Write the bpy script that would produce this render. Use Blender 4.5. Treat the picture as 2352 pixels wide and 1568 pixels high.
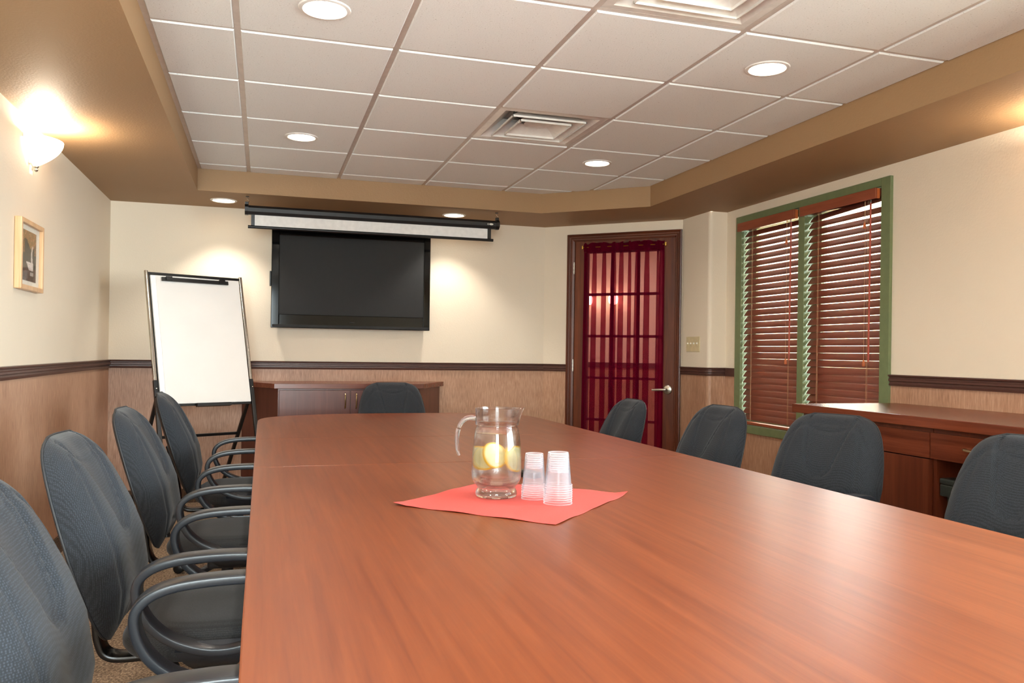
import bpy, bmesh, math, random
from mathutils import Vector, Matrix
random.seed(7)
for o in list(bpy.data.objects): bpy.data.objects.remove(o)
S = bpy.context.scene
C = S.collection
PI = math.pi

# ------------------------------------------------------------------ camera, world, exposure
ZC = 1.16
def cam_rows(yaw, pitch, roll):
    fwd = Vector((math.sin(yaw)*math.cos(pitch), math.cos(yaw)*math.cos(pitch), math.sin(pitch)))
    right = Vector((math.cos(yaw), -math.sin(yaw), 0)); up = right.cross(fwd)
    return math.cos(roll)*right+math.sin(roll)*up, -math.sin(roll)*right+math.cos(roll)*up, fwd
_r, _u, _f = cam_rows(0.2976, 0.0025, 0.0140)
cd = bpy.data.cameras.new('camera'); cam = bpy.data.objects.new('camera', cd); C.objects.link(cam)
cam.matrix_world = Matrix(((_r.x, _u.x, -_f.x, 0), (_r.y, _u.y, -_f.y, 0), (_r.z, _u.z, -_f.z, ZC), (0, 0, 0, 1)))
cd.sensor_width = 36; cd.lens = 1865.16/2352*36; cd.shift_y = 20.484/2352; cd.clip_start = 0.02
S.camera = cam
W = bpy.data.worlds.new('sky'); S.world = W; W.use_nodes = True
bg = W.node_tree.nodes['Background']; bg.inputs[0].default_value = (0.84, 0.93, 1.0, 1); bg.inputs[1].default_value = 30.0
vs = S.view_settings; vs.view_transform = 'Standard'; vs.look = 'None'; vs.gamma = 1; vs.use_curve_mapping = False
vs.exposure = 0.75
try:
    S.cycles.transparent_max_bounces = 48; S.cycles.max_bounces = 12; S.cycles.transmission_bounces = 12
except Exception: pass
CAN = 20.0        # watts of one recessed downlight
CANW = 24.0       # the two by the television wall
SCONCE = 17.0

# ------------------------------------------------------------------ materials
def lin(c): return tuple(((v/255)/12.92 if v/255 <= .04045 else ((v/255+.055)/1.055)**2.4) for v in c)+(1,)
M = {}
class N:
    def __init__(s, name, rough=.5, metal=0.0):
        s.m = bpy.data.materials.new(name); s.m.use_nodes = True; M[name] = s.m
        s.t = s.m.node_tree; s.n = s.t.nodes; s.p = s.n['Principled BSDF']
        s.p.inputs['Roughness'].default_value = rough; s.p.inputs['Metallic'].default_value = metal
    def add(s, typ, **kw):
        n = s.n.new(typ)
        for k, v in kw.items(): setattr(n, k, v)
        return n
    def link(s, a, b): s.t.links.new(a, b)
    def coord(s, scale=(1, 1, 1), kind='Object'):
        tc = s.add('ShaderNodeTexCoord'); mp = s.add('ShaderNodeMapping'); mp.inputs['Scale'].default_value = scale
        s.link(tc.outputs[kind], mp.inputs['Vector']); return mp.outputs['Vector']
    def noise(s, vec, scale, detail=3, rough=.5, dist=0):
        n = s.add('ShaderNodeTexNoise'); n.inputs['Scale'].default_value = scale; n.inputs['Detail'].default_value = detail
        n.inputs['Roughness'].default_value = rough; n.inputs['Distortion'].default_value = dist
        s.link(vec, n.inputs['Vector']); return n.outputs['Fac']
    def ramp(s, fac, stops):
        r = s.add('ShaderNodeValToRGB'); e = r.color_ramp.elements
        while len(e) < len(stops): e.new(.5)
        for i, (p, c) in enumerate(stops): e[i].position = p; e[i].color = c
        s.link(fac, r.inputs['Fac']); return r.outputs['Color']
    def color(s, out): s.link(out, s.p.inputs['Base Color'])
    def bump(s, fac, strength=.3, dist=.002):
        b = s.add('ShaderNodeBump'); b.inputs['Strength'].default_value = strength; b.inputs['Distance'].default_value = dist
        s.link(fac, b.inputs['Height']); s.link(b.outputs['Normal'], s.p.inputs['Normal'])
def plain(name, rgb, rough=.5, metal=0.0, vary=.06, scale=30, bump=0.0):
    k = N(name, rough, metal); v = k.coord(); f = k.noise(v, scale)
    c = lin(rgb); lo = tuple(x*(1-vary) for x in c[:3])+(1,); hi = tuple(min(1, x*(1+vary)) for x in c[:3])+(1,)
    k.color(k.ramp(f, [(.3, lo), (.7, hi)]))
    if bump: k.bump(f, bump, .001)
    return k
def paint(name, rgb, dist=.0025):
    k = N(name, .62); v = k.coord(); big = k.noise(v, 2.0); f = k.noise(v, 95, 2, .55)
    c = lin(rgb); lo = tuple(x*.97 for x in c[:3])+(1,)
    k.color(k.ramp(big, [(.3, lo), (.7, c)])); k.bump(f, .35, dist); return k
paint('wall_paint', (234, 220, 199)); paint('soffit_paint', (160, 127, 91), .003)
k = N('wainscot', .42)
v = k.coord((170, 170, 13)); f = k.noise(v, 1.0, 4, .65); v2 = k.coord((2.2, 2.2, 1.0)); g = k.noise(v2, 1.5, 2)
mx = k.add('ShaderNodeMath', operation='ADD'); sc = k.add('ShaderNodeMath', operation='MULTIPLY'); sc.inputs[1].default_value = .35
k.link(g, sc.inputs[0]); k.link(f, mx.inputs[0]); k.link(sc.outputs[0], mx.inputs[1])
k.color(k.ramp(mx.outputs[0], [(.42, lin((150, 108, 83))), (.66, lin((180, 138, 111))), (.86, lin((200, 160, 133)))])); k.bump(f, .25, .0015)
plain('rail_brown', (84, 54, 46), .38)
def wood(name, c0, c1, c2, rough, axis='Y', coat=0.0, fine=1.0, bump=.06):
    k = N(name, rough)
    sc_ = {'Y': (16*fine, 1.1, 16*fine), 'X': (1.1, 16*fine, 16*fine), 'Z': (16*fine, 16*fine, 1.1)}[axis]
    v = k.coord(sc_); f = k.noise(v, 1.0, 5, .6, .6)
    sc2 = {'Y': (140, 6, 140), 'X': (6, 140, 140), 'Z': (140, 140, 6)}[axis]
    v2 = k.coord(sc2); f2 = k.noise(v2, 1.0, 2, .5)
    m = k.add('ShaderNodeMath', operation='MULTIPLY_ADD'); m.inputs[1].default_value = .35; k.link(f2, m.inputs[0]); k.link(f, m.inputs[2])
    k.color(k.ramp(m.outputs[0], [(.45, lin(c0)), (.68, lin(c1)), (.9, lin(c2))]))
    k.bump(f2, bump, .0006)
    if coat:
        k.p.inputs['Coat Weight'].default_value = coat; k.p.inputs['Coat Roughness'].default_value = .12
    return k
wood('table_wood', (107, 49, 23), (121, 59, 28), (133, 68, 35), .37, 'Y', 0, 2.2).p.inputs['Specular IOR Level'].default_value = .4
wood('cabinet_wood', (84, 37, 22), (102, 48, 29), (116, 58, 36), .32, 'Z')
wood('cabinet_wood_long', (92, 41, 25), (110, 52, 32), (124, 62, 39), .27, 'Y')
wood('back_cabinet_wood', (84, 44, 35), (98, 53, 43), (110, 62, 50), .30, 'Z')
wood('back_cabinet_top_wood', (98, 53, 40), (116, 64, 48), (130, 74, 56), .25, 'X')
wood('door_wood', (74, 29, 11), (100, 45, 18), (122, 60, 27), .45, 'Z', 0)
wood('casing_wood', (70, 30, 16), (90, 42, 22), (108, 54, 29), .38, 'Z', 0)
wood('casing_wood_top', (70, 30, 16), (90, 42, 22), (108, 54, 29), .38, 'X', 0)
wood('slat_wood', (102, 50, 36), (110, 55, 40), (116, 60, 44), .42, 'Y', 0, 1.5)
wood('valance_wood', (128, 62, 40), (146, 74, 48), (158, 84, 56), .35, 'Y', 0, 1.5)
wood('frame_wood', (196, 150, 104), (214, 170, 124), (226, 186, 142), .35, 'Z')
k = N('carpet', .95); v = k.coord(); f = k.noise(v, 105, 3, .7); g = k.noise(v, 5, 2)
k.color(k.ramp(f, [(.33, lin((90, 74, 60))), (.46, lin((132, 110, 90))), (.56, lin((168, 144, 118))), (.68, lin((210, 186, 156)))])); k.bump(f, .9, .008)
k = N('carpet_base', .95); v = k.coord(); f = k.noise(v, 105, 3, .7)
k.color(k.ramp(f, [(.33, lin((50, 36, 26))), (.5, lin((92, 68, 50))), (.68, lin((128, 98, 72)))])); k.bump(f, .9, .006)
k = N('ceiling_tile', .9); v = k.coord(); f = k.noise(v, 55, 2); d = k.noise(v, 160, 2, .6)
k.color(k.ramp(d, [(.27, lin((180, 178, 174))), (.33, lin((235, 237, 236))), (.8, lin((241, 243, 242)))])); k.bump(d, .5, .002)
plain('tee_grid', (208, 198, 190), .4); plain('white_paint', (238, 236, 232), .4); plain('diffuser_white', (226, 222, 216), .28)
plain('duct_metal', (120, 122, 122), .35, .9); plain('duct_dark', (44, 42, 34), .8, 0, .5, 60)
# upholstery
def fabric(name, lo, hi):
    k = N(name, .88); v = k.coord(); vo = k.add('ShaderNodeTexVoronoi'); vo.inputs['Scale'].default_value = 260; vo.inputs['Randomness'].default_value = .25
    k.link(v, vo.inputs['Vector'])
    k.color(k.ramp(vo.outputs['Distance'], [(.1, lin(hi)), (.55, lin(lo))])); k.bump(vo.outputs['Distance'], -.55, .0018)
    k.p.inputs['Sheen Weight'].default_value = .12; k.p.inputs['Sheen Roughness'].default_value = .4
fabric('chair_fabric', (22, 26, 32), (50, 57, 67)); fabric('seat_fabric', (30, 31, 33), (58, 59, 62))
plain('chair_shell', (30, 32, 36), .6); plain('chair_plastic', (40, 42, 47), .32, 0, .05, 200, .1); plain('chair_metal', (26, 24, 24), .22, .3)
plain('black_plastic', (17, 17, 18), .35); plain('screen_case', (30, 30, 32), .42); plain('tv_gloss', (8, 8, 9), .08).p.inputs['Specular IOR Level'].default_value = .2; plain('tv_panel', (26, 26, 27), .7)
plain('projection_white', (232, 230, 228), .6); plain('paper', (238, 234, 230), .7, 0, .02, 4); plain('paper_edge', (248, 247, 246), .6)
plain('chrome', (200, 196, 186), .22, 1.0); plain('satin_nickel', (190, 184, 172), .3, 1.0); plain('brass', (200, 160, 80), .25, 1.0)
plain('pull_metal', (196, 176, 140), .25, 1.0); plain('green_paint', (112, 124, 86), .45); plain('green_reveal_lit', (150, 168, 136), .5)  # reveal green is a lighter copy, outdoor light on the jamb put into its colour
plain('ivory_plastic', (216, 200, 160), .35); plain('toggle_white', (240, 236, 224), .3); plain('cord_beige', (180, 140, 104), .7)
plain('wand_red', (168, 74, 62), .35); plain('tassel_wood', (190, 100, 52), .4); plain('bin_black', (50, 54, 50), .4)
plain('mat_board', (226, 220, 206), .8); plain('napkin_cloth', (204, 78, 70), .85, 0, .05, 300, .3); plain('lemon_rind', (232, 176, 16), .45); plain('lemon_flesh', (226, 214, 164), .4, 0, .08, 90)
plain('outer_wall', (206, 176, 136), .8); plain('outer_ground', (150, 140, 124), .9); plain('emblem_white', (226, 224, 214), .4)
def emit(name, rgb, strength):
    k = N(name, .5); k.p.inputs['Emission Color'].default_value = lin(rgb); k.p.inputs['Emission Strength'].default_value = strength
    v = k.coord(); k.color(k.ramp(k.noise(v, 10), [(.3, lin((236, 230, 220))), (.7, lin((244, 240, 232)))])); return k
emit('lamp_lens', (255, 236, 206), 9.0); emit('sconce_glass', (255, 240, 214), 3.2); emit('lobby_lamp', (255, 232, 196), 14.0); emit('lobby_fill', (255, 248, 236), 17.0)
def glassy(name, tint=(1, 1, 1), ior=1.5, rough=0.0, clear=.5):
    m = bpy.data.materials.new(name); m.use_nodes = True; M[name] = m; t = m.node_tree; t.nodes.remove(t.nodes['Principled BSDF'])
    g = t.nodes.new('ShaderNodeBsdfGlass'); g.inputs['Color'].default_value = tint+(1,); g.inputs['IOR'].default_value = ior; g.inputs['Roughness'].default_value = rough
    tr = t.nodes.new('ShaderNodeBsdfTransparent'); tr.inputs[0].default_value = tint+(1,); mx = t.nodes.new('ShaderNodeMixShader'); mx.inputs[0].default_value = clear
    t.links.new(g.outputs[0], mx.inputs[1]); t.links.new(tr.outputs[0], mx.inputs[2])
    t.links.new(mx.outputs[0], t.nodes['Material Output'].inputs['Surface'])
glassy('clear_glass', (.985, .99, .985), 1.45, 0, .22); glassy('water', (.99, .995, .99), 1.33, 0, .35)
def thin(name, tint, refl=1.0, rough=.03, base=0.0, bcol=(1, 1, 1), blend=.15):
    m = bpy.data.materials.new(name); m.use_nodes = True; M[name] = m; t = m.node_tree; n = t.nodes; n.remove(n['Principled BSDF'])
    tr = n.new('ShaderNodeBsdfTransparent'); tr.inputs[0].default_value = tint+(1,)
    gl = n.new('ShaderNodeBsdfGlossy'); gl.inputs['Roughness'].default_value = rough
    lw = n.new('ShaderNodeLayerWeight'); lw.inputs['Blend'].default_value = blend
    mx = n.new('ShaderNodeMixShader'); ml = n.new('ShaderNodeMath'); ml.operation = 'MULTIPLY'; ml.inputs[1].default_value = refl
    t.links.new(lw.outputs['Fresnel'], ml.inputs[0]); t.links.new(ml.outputs[0], mx.inputs[0]); t.links.new(tr.outputs[0], mx.inputs[1]); t.links.new(gl.outputs[0], mx.inputs[2])
    out = mx
    if base > 0:
        df = n.new('ShaderNodeBsdfDiffuse'); df.inputs[0].default_value = bcol+(1,); tl = n.new('ShaderNodeBsdfTranslucent'); tl.inputs[0].default_value = bcol+(1,)
        m2 = n.new('ShaderNodeMixShader'); m2.inputs[0].default_value = .5; t.links.new(df.outputs[0], m2.inputs[1]); t.links.new(tl.outputs[0], m2.inputs[2])
        m3 = n.new('ShaderNodeMixShader'); m3.inputs[0].default_value = base; t.links.new(mx.outputs[0], m3.inputs[1]); t.links.new(m2.outputs[0], m3.inputs[2]); out = m3
    t.links.new(out.outputs[0], n['Material Output'].inputs['Surface'])
thin('window_glass', (.96, .98, .96)); thin('picture_glass', (.98, .98, .98), .12); thin('door_glass', (.96, .97, .96))
thin('cup_plastic', (.992, .992, .995), .55, .10, .035, (.95, .95, .98), .10)
thin('cup_rim', (.985, .985, .99), .6, .1, .25, (.95, .95, .98), .10)
thin('sheer_curtain', (.74, .42, .47), 0.05, .5, .36, lin((138, 14, 60))[:3])
thin('sheer_hem', (.5, .14, .2), 0.05, .5, .72, lin((120, 14, 46))[:3])

# ------------------------------------------------------------------ mesh helpers
def obj(name, bm, mat, parent=None, smooth=False, loc=None):
    me = bpy.data.meshes.new(name); bm.normal_update(); bm.to_mesh(me); bm.free()
    for mm in (mat if isinstance(mat, (list, tuple)) else [mat]): me.materials.append(M[mm])
    if smooth:
        for p in me.polygons: p.use_smooth = True
        try: me.set_sharp_from_angle(angle=math.radians(40))
        except Exception: pass
    o = bpy.data.objects.new(name, me); C.objects.link(o)
    if parent: o.parent = parent
    if loc: o.location = loc
    return o
def tag(o, label, cat, group=None):
    o['label'] = label; o['category'] = cat
    if group: o['group'] = group
    return o
def thing(name, label, cat, loc=(0, 0, 0), rz=0, group=None):
    o = bpy.data.objects.new(name, None); C.objects.link(o); o.location = loc; o.rotation_euler = (0, 0, rz); o.empty_display_size = .1
    return tag(o, label, cat, group)
def struct(name, bm, mat, parent=None, smooth=False):
    o = obj(name, bm, mat, parent, smooth); o['kind'] = 'structure'; return o
def inst(src, name, parent, loc=None, rot=None):
    c = src.copy(); c.name = name; C.objects.link(c); c.parent = parent
    if loc is not None: c.location = loc
    if rot is not None: c.rotation_euler = rot
    return c
def box(bm, x0, x1, y0, y1, z0, z1, bev=0.0, seg=2, mi=0):
    n = bmesh.new(); bmesh.ops.create_cube(n, size=1)
    for v in n.verts: v.co = Vector((x0+(v.co.x+.5)*(x1-x0), y0+(v.co.y+.5)*(y1-y0), z0+(v.co.z+.5)*(z1-z0)))
    if bev: bmesh.ops.bevel(n, geom=n.edges[:], offset=bev, segments=seg, affect='EDGES', profile=.6)
    merge(bm, n, mi); return bm
def merge(bm, n, mi=0, mtx=None):
    mp = {}
    for v in n.verts: mp[v] = bm.verts.new(mtx @ v.co if mtx else v.co)
    for f in n.faces:
        try: g = bm.faces.new([mp[v] for v in f.verts]); g.material_index = mi
        except ValueError: pass
    n.free()
def nb(): return bmesh.new()
def B(*a, **k): return box(nb(), *a, **k)
def prism(bm, pts, z0, z1, bev=0.0, seg=2, mi=0):
    n = bmesh.new(); lo = [n.verts.new((x, y, z0)) for x, y in pts]; hi = [n.verts.new((x, y, z1)) for x, y in pts]; q = len(pts)
    n.faces.new(hi); n.faces.new(lo[::-1])
    for i in range(q): n.faces.new((lo[i], lo[(i+1) % q], hi[(i+1) % q], hi[i]))
    bmesh.ops.recalc_face_normals(n, faces=n.faces[:])
    if bev: bmesh.ops.bevel(n, geom=[e for e in n.edges if abs(e.verts[0].co.z-e.verts[1].co.z) < 1e-6], offset=bev, segments=seg, affect='EDGES', profile=.6)
    merge(bm, n, mi); return bm
def lathe(bm, prof, seg=32, c=(0, 0, 0), mi=0, close=False):
    rings = []
    for r, z in prof:
        if r < 1e-6: rings.append([bm.verts.new((c[0], c[1], c[2]+z))])
        else: rings.append([bm.verts.new((c[0]+r*math.cos(2*PI*i/seg), c[1]+r*math.sin(2*PI*i/seg), c[2]+z)) for i in range(seg)])
    pr = list(zip(rings, rings[1:]))
    if close: pr.append((rings[-1], rings[0]))
    for a, b in pr:
        for i in range(seg):
            j = (i+1) % seg
            if len(a) == 1 and len(b) == 1: continue
            if len(a) == 1: f = bm.faces.new((a[0], b[j], b[i]))
            elif len(b) == 1: f = bm.faces.new((a[i], a[j], b[0]))
            else: f = bm.faces.new((a[i], a[j], b[j], b[i]))
            f.material_index = mi
    return bm
def sweep(bm, path, sect, up=None, closed=False, mi=0, cap=True, scales=None):
    """sweep a 2-D section along a 3-D path; section x = side, y = up"""
    P = [Vector(p) for p in path]; n = len(P); rings = []
    for i, p in enumerate(P):
        a = P[(i-1) % n] if (closed or i > 0) else p; b = P[(i+1) % n] if (closed or i < n-1) else p
        t = (b-a).normalized(); u = Vector(up) if up is not None else (Vector((0, 0, 1)) if abs(t.z) < .95 else Vector((1, 0, 0)))
        s = t.cross(u).normalized(); w = s.cross(t).normalized(); k = scales[i] if scales else 1
        rings.append([bm.verts.new(p+s*x*k+w*y*k) for x, y in sect])
    m = len(sect)
    for i in range(n if closed else n-1):
        A, Bq = rings[i], rings[(i+1) % n]
        for j in range(m):
            f = bm.faces.new((A[j], A[(j+1) % m], Bq[(j+1) % m], Bq[j])); f.material_index = mi
    if not closed and cap:
        bm.faces.new(rings[0][::-1]); bm.faces.new(rings[-1])
    bmesh.ops.recalc_face_normals(bm, faces=bm.faces[:])
    return bm
def circ(r, n=8): return [(r*math.cos(2*PI*i/n), r*math.sin(2*PI*i/n)) for i in range(n)]
def rrect(w, h, r, k=2):
    o = []
    for cx, cy, a0 in ((w/2-r, h/2-r, 0), (-w/2+r, h/2-r, 90), (-w/2+r, -h/2+r, 180), (w/2-r, -h/2+r, 270)):
        for i in range(k+1):
            a = math.radians(a0+90*i/k); o.append((cx+r*math.cos(a), cy+r*math.sin(a)))
    return o
def smooth_path(pts, n=8, closed=False):
    P = [Vector(p) for p in pts]; o = []; m = len(P)
    for i in range(m if closed else m-1):
        p0 = P[(i-1) % m] if (closed or i > 0) else P[i]; p1 = P[i]; p2 = P[(i+1) % m]; p3 = P[(i+2) % m] if (closed or i < m-2) else p2
        for q in range(n):
            t = q/n; o.append(.5*((2*p1)+(p2-p0)*t+(2*p0-5*p1+4*p2-p3)*t*t+(3*p1-p0-3*p2+p3)*t**3))
    if not closed: o.append(P[-1])
    return o
def tube(bm, path, r, n=8, **k): return sweep(bm, path, circ(r, n), **k)
def rod(name, a, b, r, mat, parent, n=10):
    return obj(name, tube(nb(), [a, b], r, n), mat, parent, True)
def lerp(a, b, t): return a+(b-a)*t
def interp(tab, x):
    if x <= tab[0][0]: return tab[0][1]
    for (a, b), (c, d) in zip(tab, tab[1:]):
        if x <= c: return b+(d-b)*(x-a)/(c-a)
    return tab[-1][1]

# ------------------------------------------------------------------ room constants
ZT, ZS = 2.3833, 2.230                      # tile ceiling, soffit
XL, YB, XR, XJ, YJ, YN = -1.08, 6.545, 3.31, 3.165, 5.34, -1.75
PA, PB = Vector((2.287, 6.545, 0)), Vector((3.165, 5.75, 0))
DD = (PB-PA).normalized(); DN = Vector((-DD.y, DD.x, 0))       # along the angled wall / outwards
TRAY = [(-0.44, -1.10), (-0.44, 5.89), (2.03, 5.89), (2.667, 5.33), (2.667, -1.10)]
RAIL0, RAIL1, BASEH, T = 1.006, 1.068, .105, .14
G0X, G0Y, GP = -0.1106, 3.2746, .6096

# floor
bm = nb(); prism(bm, [(XL-T, YN-T), (XR+T, YN-T), (XR+T, 5.6), (3.3, 5.75), (2.40, 6.69), (XL-T, 6.69)], -.10, 0)
struct('floor', bm, 'carpet')

# walls
def wall(name, pts_in, pts_out, z0=0, z1=ZS, mat='wall_paint'):
    return struct(name, prism(nb(), list(pts_in)+list(pts_out)[::-1], z0, z1), mat)
wl = wall('wall_left', [(XL, YN), (XL, YB)], [(XL-T, YN), (XL-T, YB+T)])
wb = wall('wall_back', [(XL, YB), (2.287, YB)], [(XL-T+.0, YB+T), (2.35, YB+T)])
FX0, FX1, FZ0, FZ1 = -.95, .12, .60, 2.16       # unseen window, added behind the camera to fill the room with daylight
VY0, VY1, VZ0, VZ1 = -1.45, 1.40, .98, 2.12      # unseen window beyond the sconce, added in the long wall for more daylight
bm = nb(); box(bm, XL-T, FX0, YN-T, YN, 0, ZS); box(bm, FX1, XR+T, YN-T, YN, 0, ZS); box(bm, FX0, FX1, YN-T, YN, 0, FZ0); box(bm, FX0, FX1, YN-T, YN, FZ1, ZS)
wf = struct('wall_front', bm, 'wall_paint')
# angled wall with the door opening (along s)
def sp(s, n): q = PA+DD*s+DN*n; return (q.x, q.y)
S0, S1, DZ = .262, 1.150, 2.112
LW = (PB-PA).length
bm = nb()
prism(bm, [sp(0, 0), sp(S0, 0), sp(S0, T), sp(0.06, T)], 0, ZS); prism(bm, [sp(S1, 0), sp(LW, 0), sp(LW-.02, T), sp(S1, T)], 0, ZS); prism(bm, [sp(S0, 0), sp(S1, 0), sp(S1, T), sp(S0, T)], DZ, ZS)
wd = struct('wall_angled', bm, 'wall_paint')
def bull(cx, cy, r, a0, a1, n=6): return [(cx+r*math.cos(math.radians(lerp(a0, a1, i/n))), cy+r*math.sin(math.radians(lerp(a0, a1, i/n)))) for i in range(n+1)]
def jog_line(off, r):     # the return wall and its rounded corner, offset into the room
    return [(XJ-off, 5.75-off*.4)] + bull(XJ-off+r, YJ-off+r, r, 180, 270) + [(XR, YJ-off)]
RJ = .03
bm = nb(); prism(bm, jog_line(0, RJ)+[(XR+T, YJ), (XR+T, 5.62), (3.30, 5.75)], 0, ZS)
wj = struct('wall_return', bm, 'wall_paint', None, True)
# right wall with window opening
WY0, WY1, WZ0, WZ1 = 3.735, 5.165, .665, 2.118
bm = nb()
box(bm, XR, XR+T, YN, VY0, 0, ZS); box(bm, XR, XR+T, VY0, VY1, 0, VZ0); box(bm, XR, XR+T, VY0, VY1, VZ1, ZS); box(bm, XR, XR+T, VY1, WY0, 0, ZS); box(bm, XR, XR+T, WY1, YJ, 0, ZS); box(bm, XR, XR+T, WY0, WY1, 0, WZ0); box(bm, XR, XR+T, WY0, WY1, WZ1, ZS)
wr = struct('wall_right', bm, 'wall_paint')

# wainscot, chair rail, skirting: one run per wall, child panels proud of the plaster
def run(parent, idx, pts, side, base):
    """pts = room-side polyline, thickness grows to the room"""
    def off(d):
        o = []
        for i, p in enumerate(pts):
            p = Vector(p); a = Vector(pts[i-1]) if i else None; b = Vector(pts[i+1]) if i < len(pts)-1 else None
            ns = []
            for q, w in ((a, p), (p, b)):
                if q is None or w is None: continue
                t = (w-q).normalized(); ns.append(Vector((t.y, -t.x))*side)
            nn = sum(ns, Vector((0, 0)))/len(ns); nn = nn/max(.3, nn.length**2)
            o.append((p.x+nn.x*d, p.y+nn.y*d))
        return o
    A0 = [tuple(p) for p in pts]
    o = obj('wainscot', prism(nb(), off(.003)+A0[::-1], base, RAIL0), 'wainscot', parent); 
    bm = nb()
    prof = [(.003, RAIL0), (.014, RAIL0+.002), (.017, RAIL0+.010), (.011, RAIL0+.014), (.011, RAIL0+.024), (.019, RAIL0+.028), (.019, RAIL0+.038), (.013, RAIL0+.042), (.013, RAIL0+.049), (.022, RAIL0+.053), (.024, RAIL0+.060), (.010, RAIL1), (0, RAIL1)]
    lines = [off(d) for d, z in prof]; rows = [[bm.verts.new((x, y, z)) for x, y in L] for L, (d, z) in zip(lines, prof)]
    for a, b in zip(rows, rows[1:]):
        for i in range(len(a)-1): bm.faces.new((a[i], a[i+1], b[i+1], b[i]))
    for e in (0, -1): bm.faces.new([r[e] for r in rows])
    bmesh.ops.recalc_face_normals(bm, faces=bm.faces[:])
    struct('trim_%d' % idx, bm, 'rail_brown')
    if base: struct('baseboard_%s' % parent.name.split('_')[1], prism(nb(), off(.012)+A0[::-1], 0, base, .004), 'carpet_base')
run(wl, 1, [(XL, YB), (XL, YN)], -1, BASEH)
run(wb, 2, [(XL, YB), (2.287, YB)], 1, BASEH)
run(wd, 3, [sp(0, 0), sp(.213, 0)], 1, BASEH)
run(wj, 4, jog_line(0, RJ), 1, BASEH)
run(wr, 5, [(XR, 3.664), (XR, VY1+.062)], 1, BASEH)
obj('wainscot', B(XR-.003, XR, YN, VY1+.06, BASEH, VZ0-.03), 'wainscot', wr)
obj('wainscot', B(XR-.003, XR, 3.664, 5.185, BASEH, .612), 'wainscot', wr)
obj('wainscot', B(XR-.003, XR, 5.19, YJ, BASEH, RAIL0), 'wainscot', wr)
struct('trim_6', B(XR-.02, XR, 5.19, YJ-.024, RAIL0, RAIL1, .004), 'rail_brown')
struct('baseboard_window', B(XR-.012, XR, 3.664, YJ-.012, 0, BASEH, .004), 'carpet_base')
obj('wainscot', B(XL, XR, YN, YN+.003, BASEH, FZ0-.05), 'wainscot', wf)
struct('baseboard_front', B(XL+.012, XR-.012, YN, YN+.012, 0, BASEH, .004), 'carpet_base')
wn2 = struct('window_added_2', B(FX0-.06, FX0, YN, YN+.02, FZ0-.05, FZ1+.05, .003), 'green_paint')
obj('casing', B(FX1, FX1+.06, YN, YN+.02, FZ0-.05, FZ1+.05, .003), 'green_paint', wn2)
obj('casing', B(FX0, FX1, YN, YN+.02, FZ1, FZ1+.05, .003), 'green_paint', wn2); obj('casing', B(FX0, FX1, YN, YN+.02, FZ0-.05, FZ0, .003), 'green_paint', wn2)
for x in (-.415,): obj('mullion', B(x-.03, x+.03, YN-.10, YN+.01, FZ0, FZ1, .003), 'green_paint', wn2)
for a, b in ((FX0, -.445), (-.385, FX1)): obj('pane', B(a, b, YN-.08, YN-.074, FZ0, FZ1), 'window_glass', wn2)
def portal(loc, rot, w, h):        # guides sampling of the sky through a window, emits nothing itself
    l = bpy.data.lights.new('window_portal', 'AREA'); l.shape = 'RECTANGLE'; l.size = w; l.size_y = h
    try: l.cycles.is_portal = True
    except Exception: return
    o = bpy.data.objects.new('window_portal', l); C.objects.link(o); o.location = loc; o.rotation_euler = rot
portal(((FX0+FX1)/2, YN-T-.01, (FZ0+FZ1)/2), (-PI/2, 0, PI), FX1-FX0, FZ1-FZ0)
wn3 = struct('window_added_3', B(XR-.02, XR, VY0-.06, VY0, VZ0-.03, VZ1+.05, .003), 'green_paint')
obj('casing', B(XR-.02, XR, VY1, VY1+.06, VZ0-.03, VZ1+.05, .003), 'green_paint', wn3); obj('casing', B(XR-.02, XR, VY0, VY1, VZ1, VZ1+.05, .003), 'green_paint', wn3); obj('casing', B(XR-.02, XR, VY0, VY1, VZ0-.03, VZ0, .003), 'green_paint', wn3)
obj('mullion', B(XR-.01, XR+.1, -.055, .005, VZ0, VZ1, .003), 'green_paint', wn3)
for a, b in ((VY0, -.055), (.005, VY1)): obj('pane', B(XR+.09, XR+.096, a, b, VZ0, VZ1), 'window_glass', wn3)
portal((XR+T+.01, (VY0+VY1)/2, (VZ0+VZ1)/2), (0, PI/2, 0), VZ1-VZ0, VY1-VY0)
portal((XR+T+.01, (WY0+WY1)/2, (WZ0+WZ1)/2), (0, PI/2, 0), WZ1-WZ0, WY1-WY0)

# soffit ring
bm = nb(); top = 2.46
room = [(XL, YN), (XL, YB), (2.287, YB), (3.165, 5.75), (3.165, YJ), (XR, YJ), (XR, YN)]
V = {p: bm.verts.new((p[0], p[1], ZS)) for p in room+TRAY}; U = {p: bm.verts.new((p[0], p[1], top)) for p in TRAY}
t, r = TRAY, room
for poly in ([r[0], r[1], t[1], t[0]], [r[1], r[2], t[2], t[1]], [r[2], r[3], t[3], t[2]], [r[3], r[4], t[4], t[3]], [r[4], r[5], r[6], t[4]], [r[6], r[0], t[0], t[4]]):
    bm.faces.new([V[p] for p in poly])
edges = []
for a, b in zip(t, t[1:]+t[:1]):
    f = bm.faces.new((V[a], V[b], U[b], U[a])); edges += [e for e in f.edges if e.verts[0].co.z == ZS and e.verts[1].co.z == ZS]
bmesh.ops.recalc_face_normals(bm, faces=bm.faces[:])
bmesh.ops.bevel(bm, geom=edges, offset=.022, segments=4, affect='EDGES', profile=.5)
sof = struct('ceiling_soffit', bm, 'soffit_paint', None, True)

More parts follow.
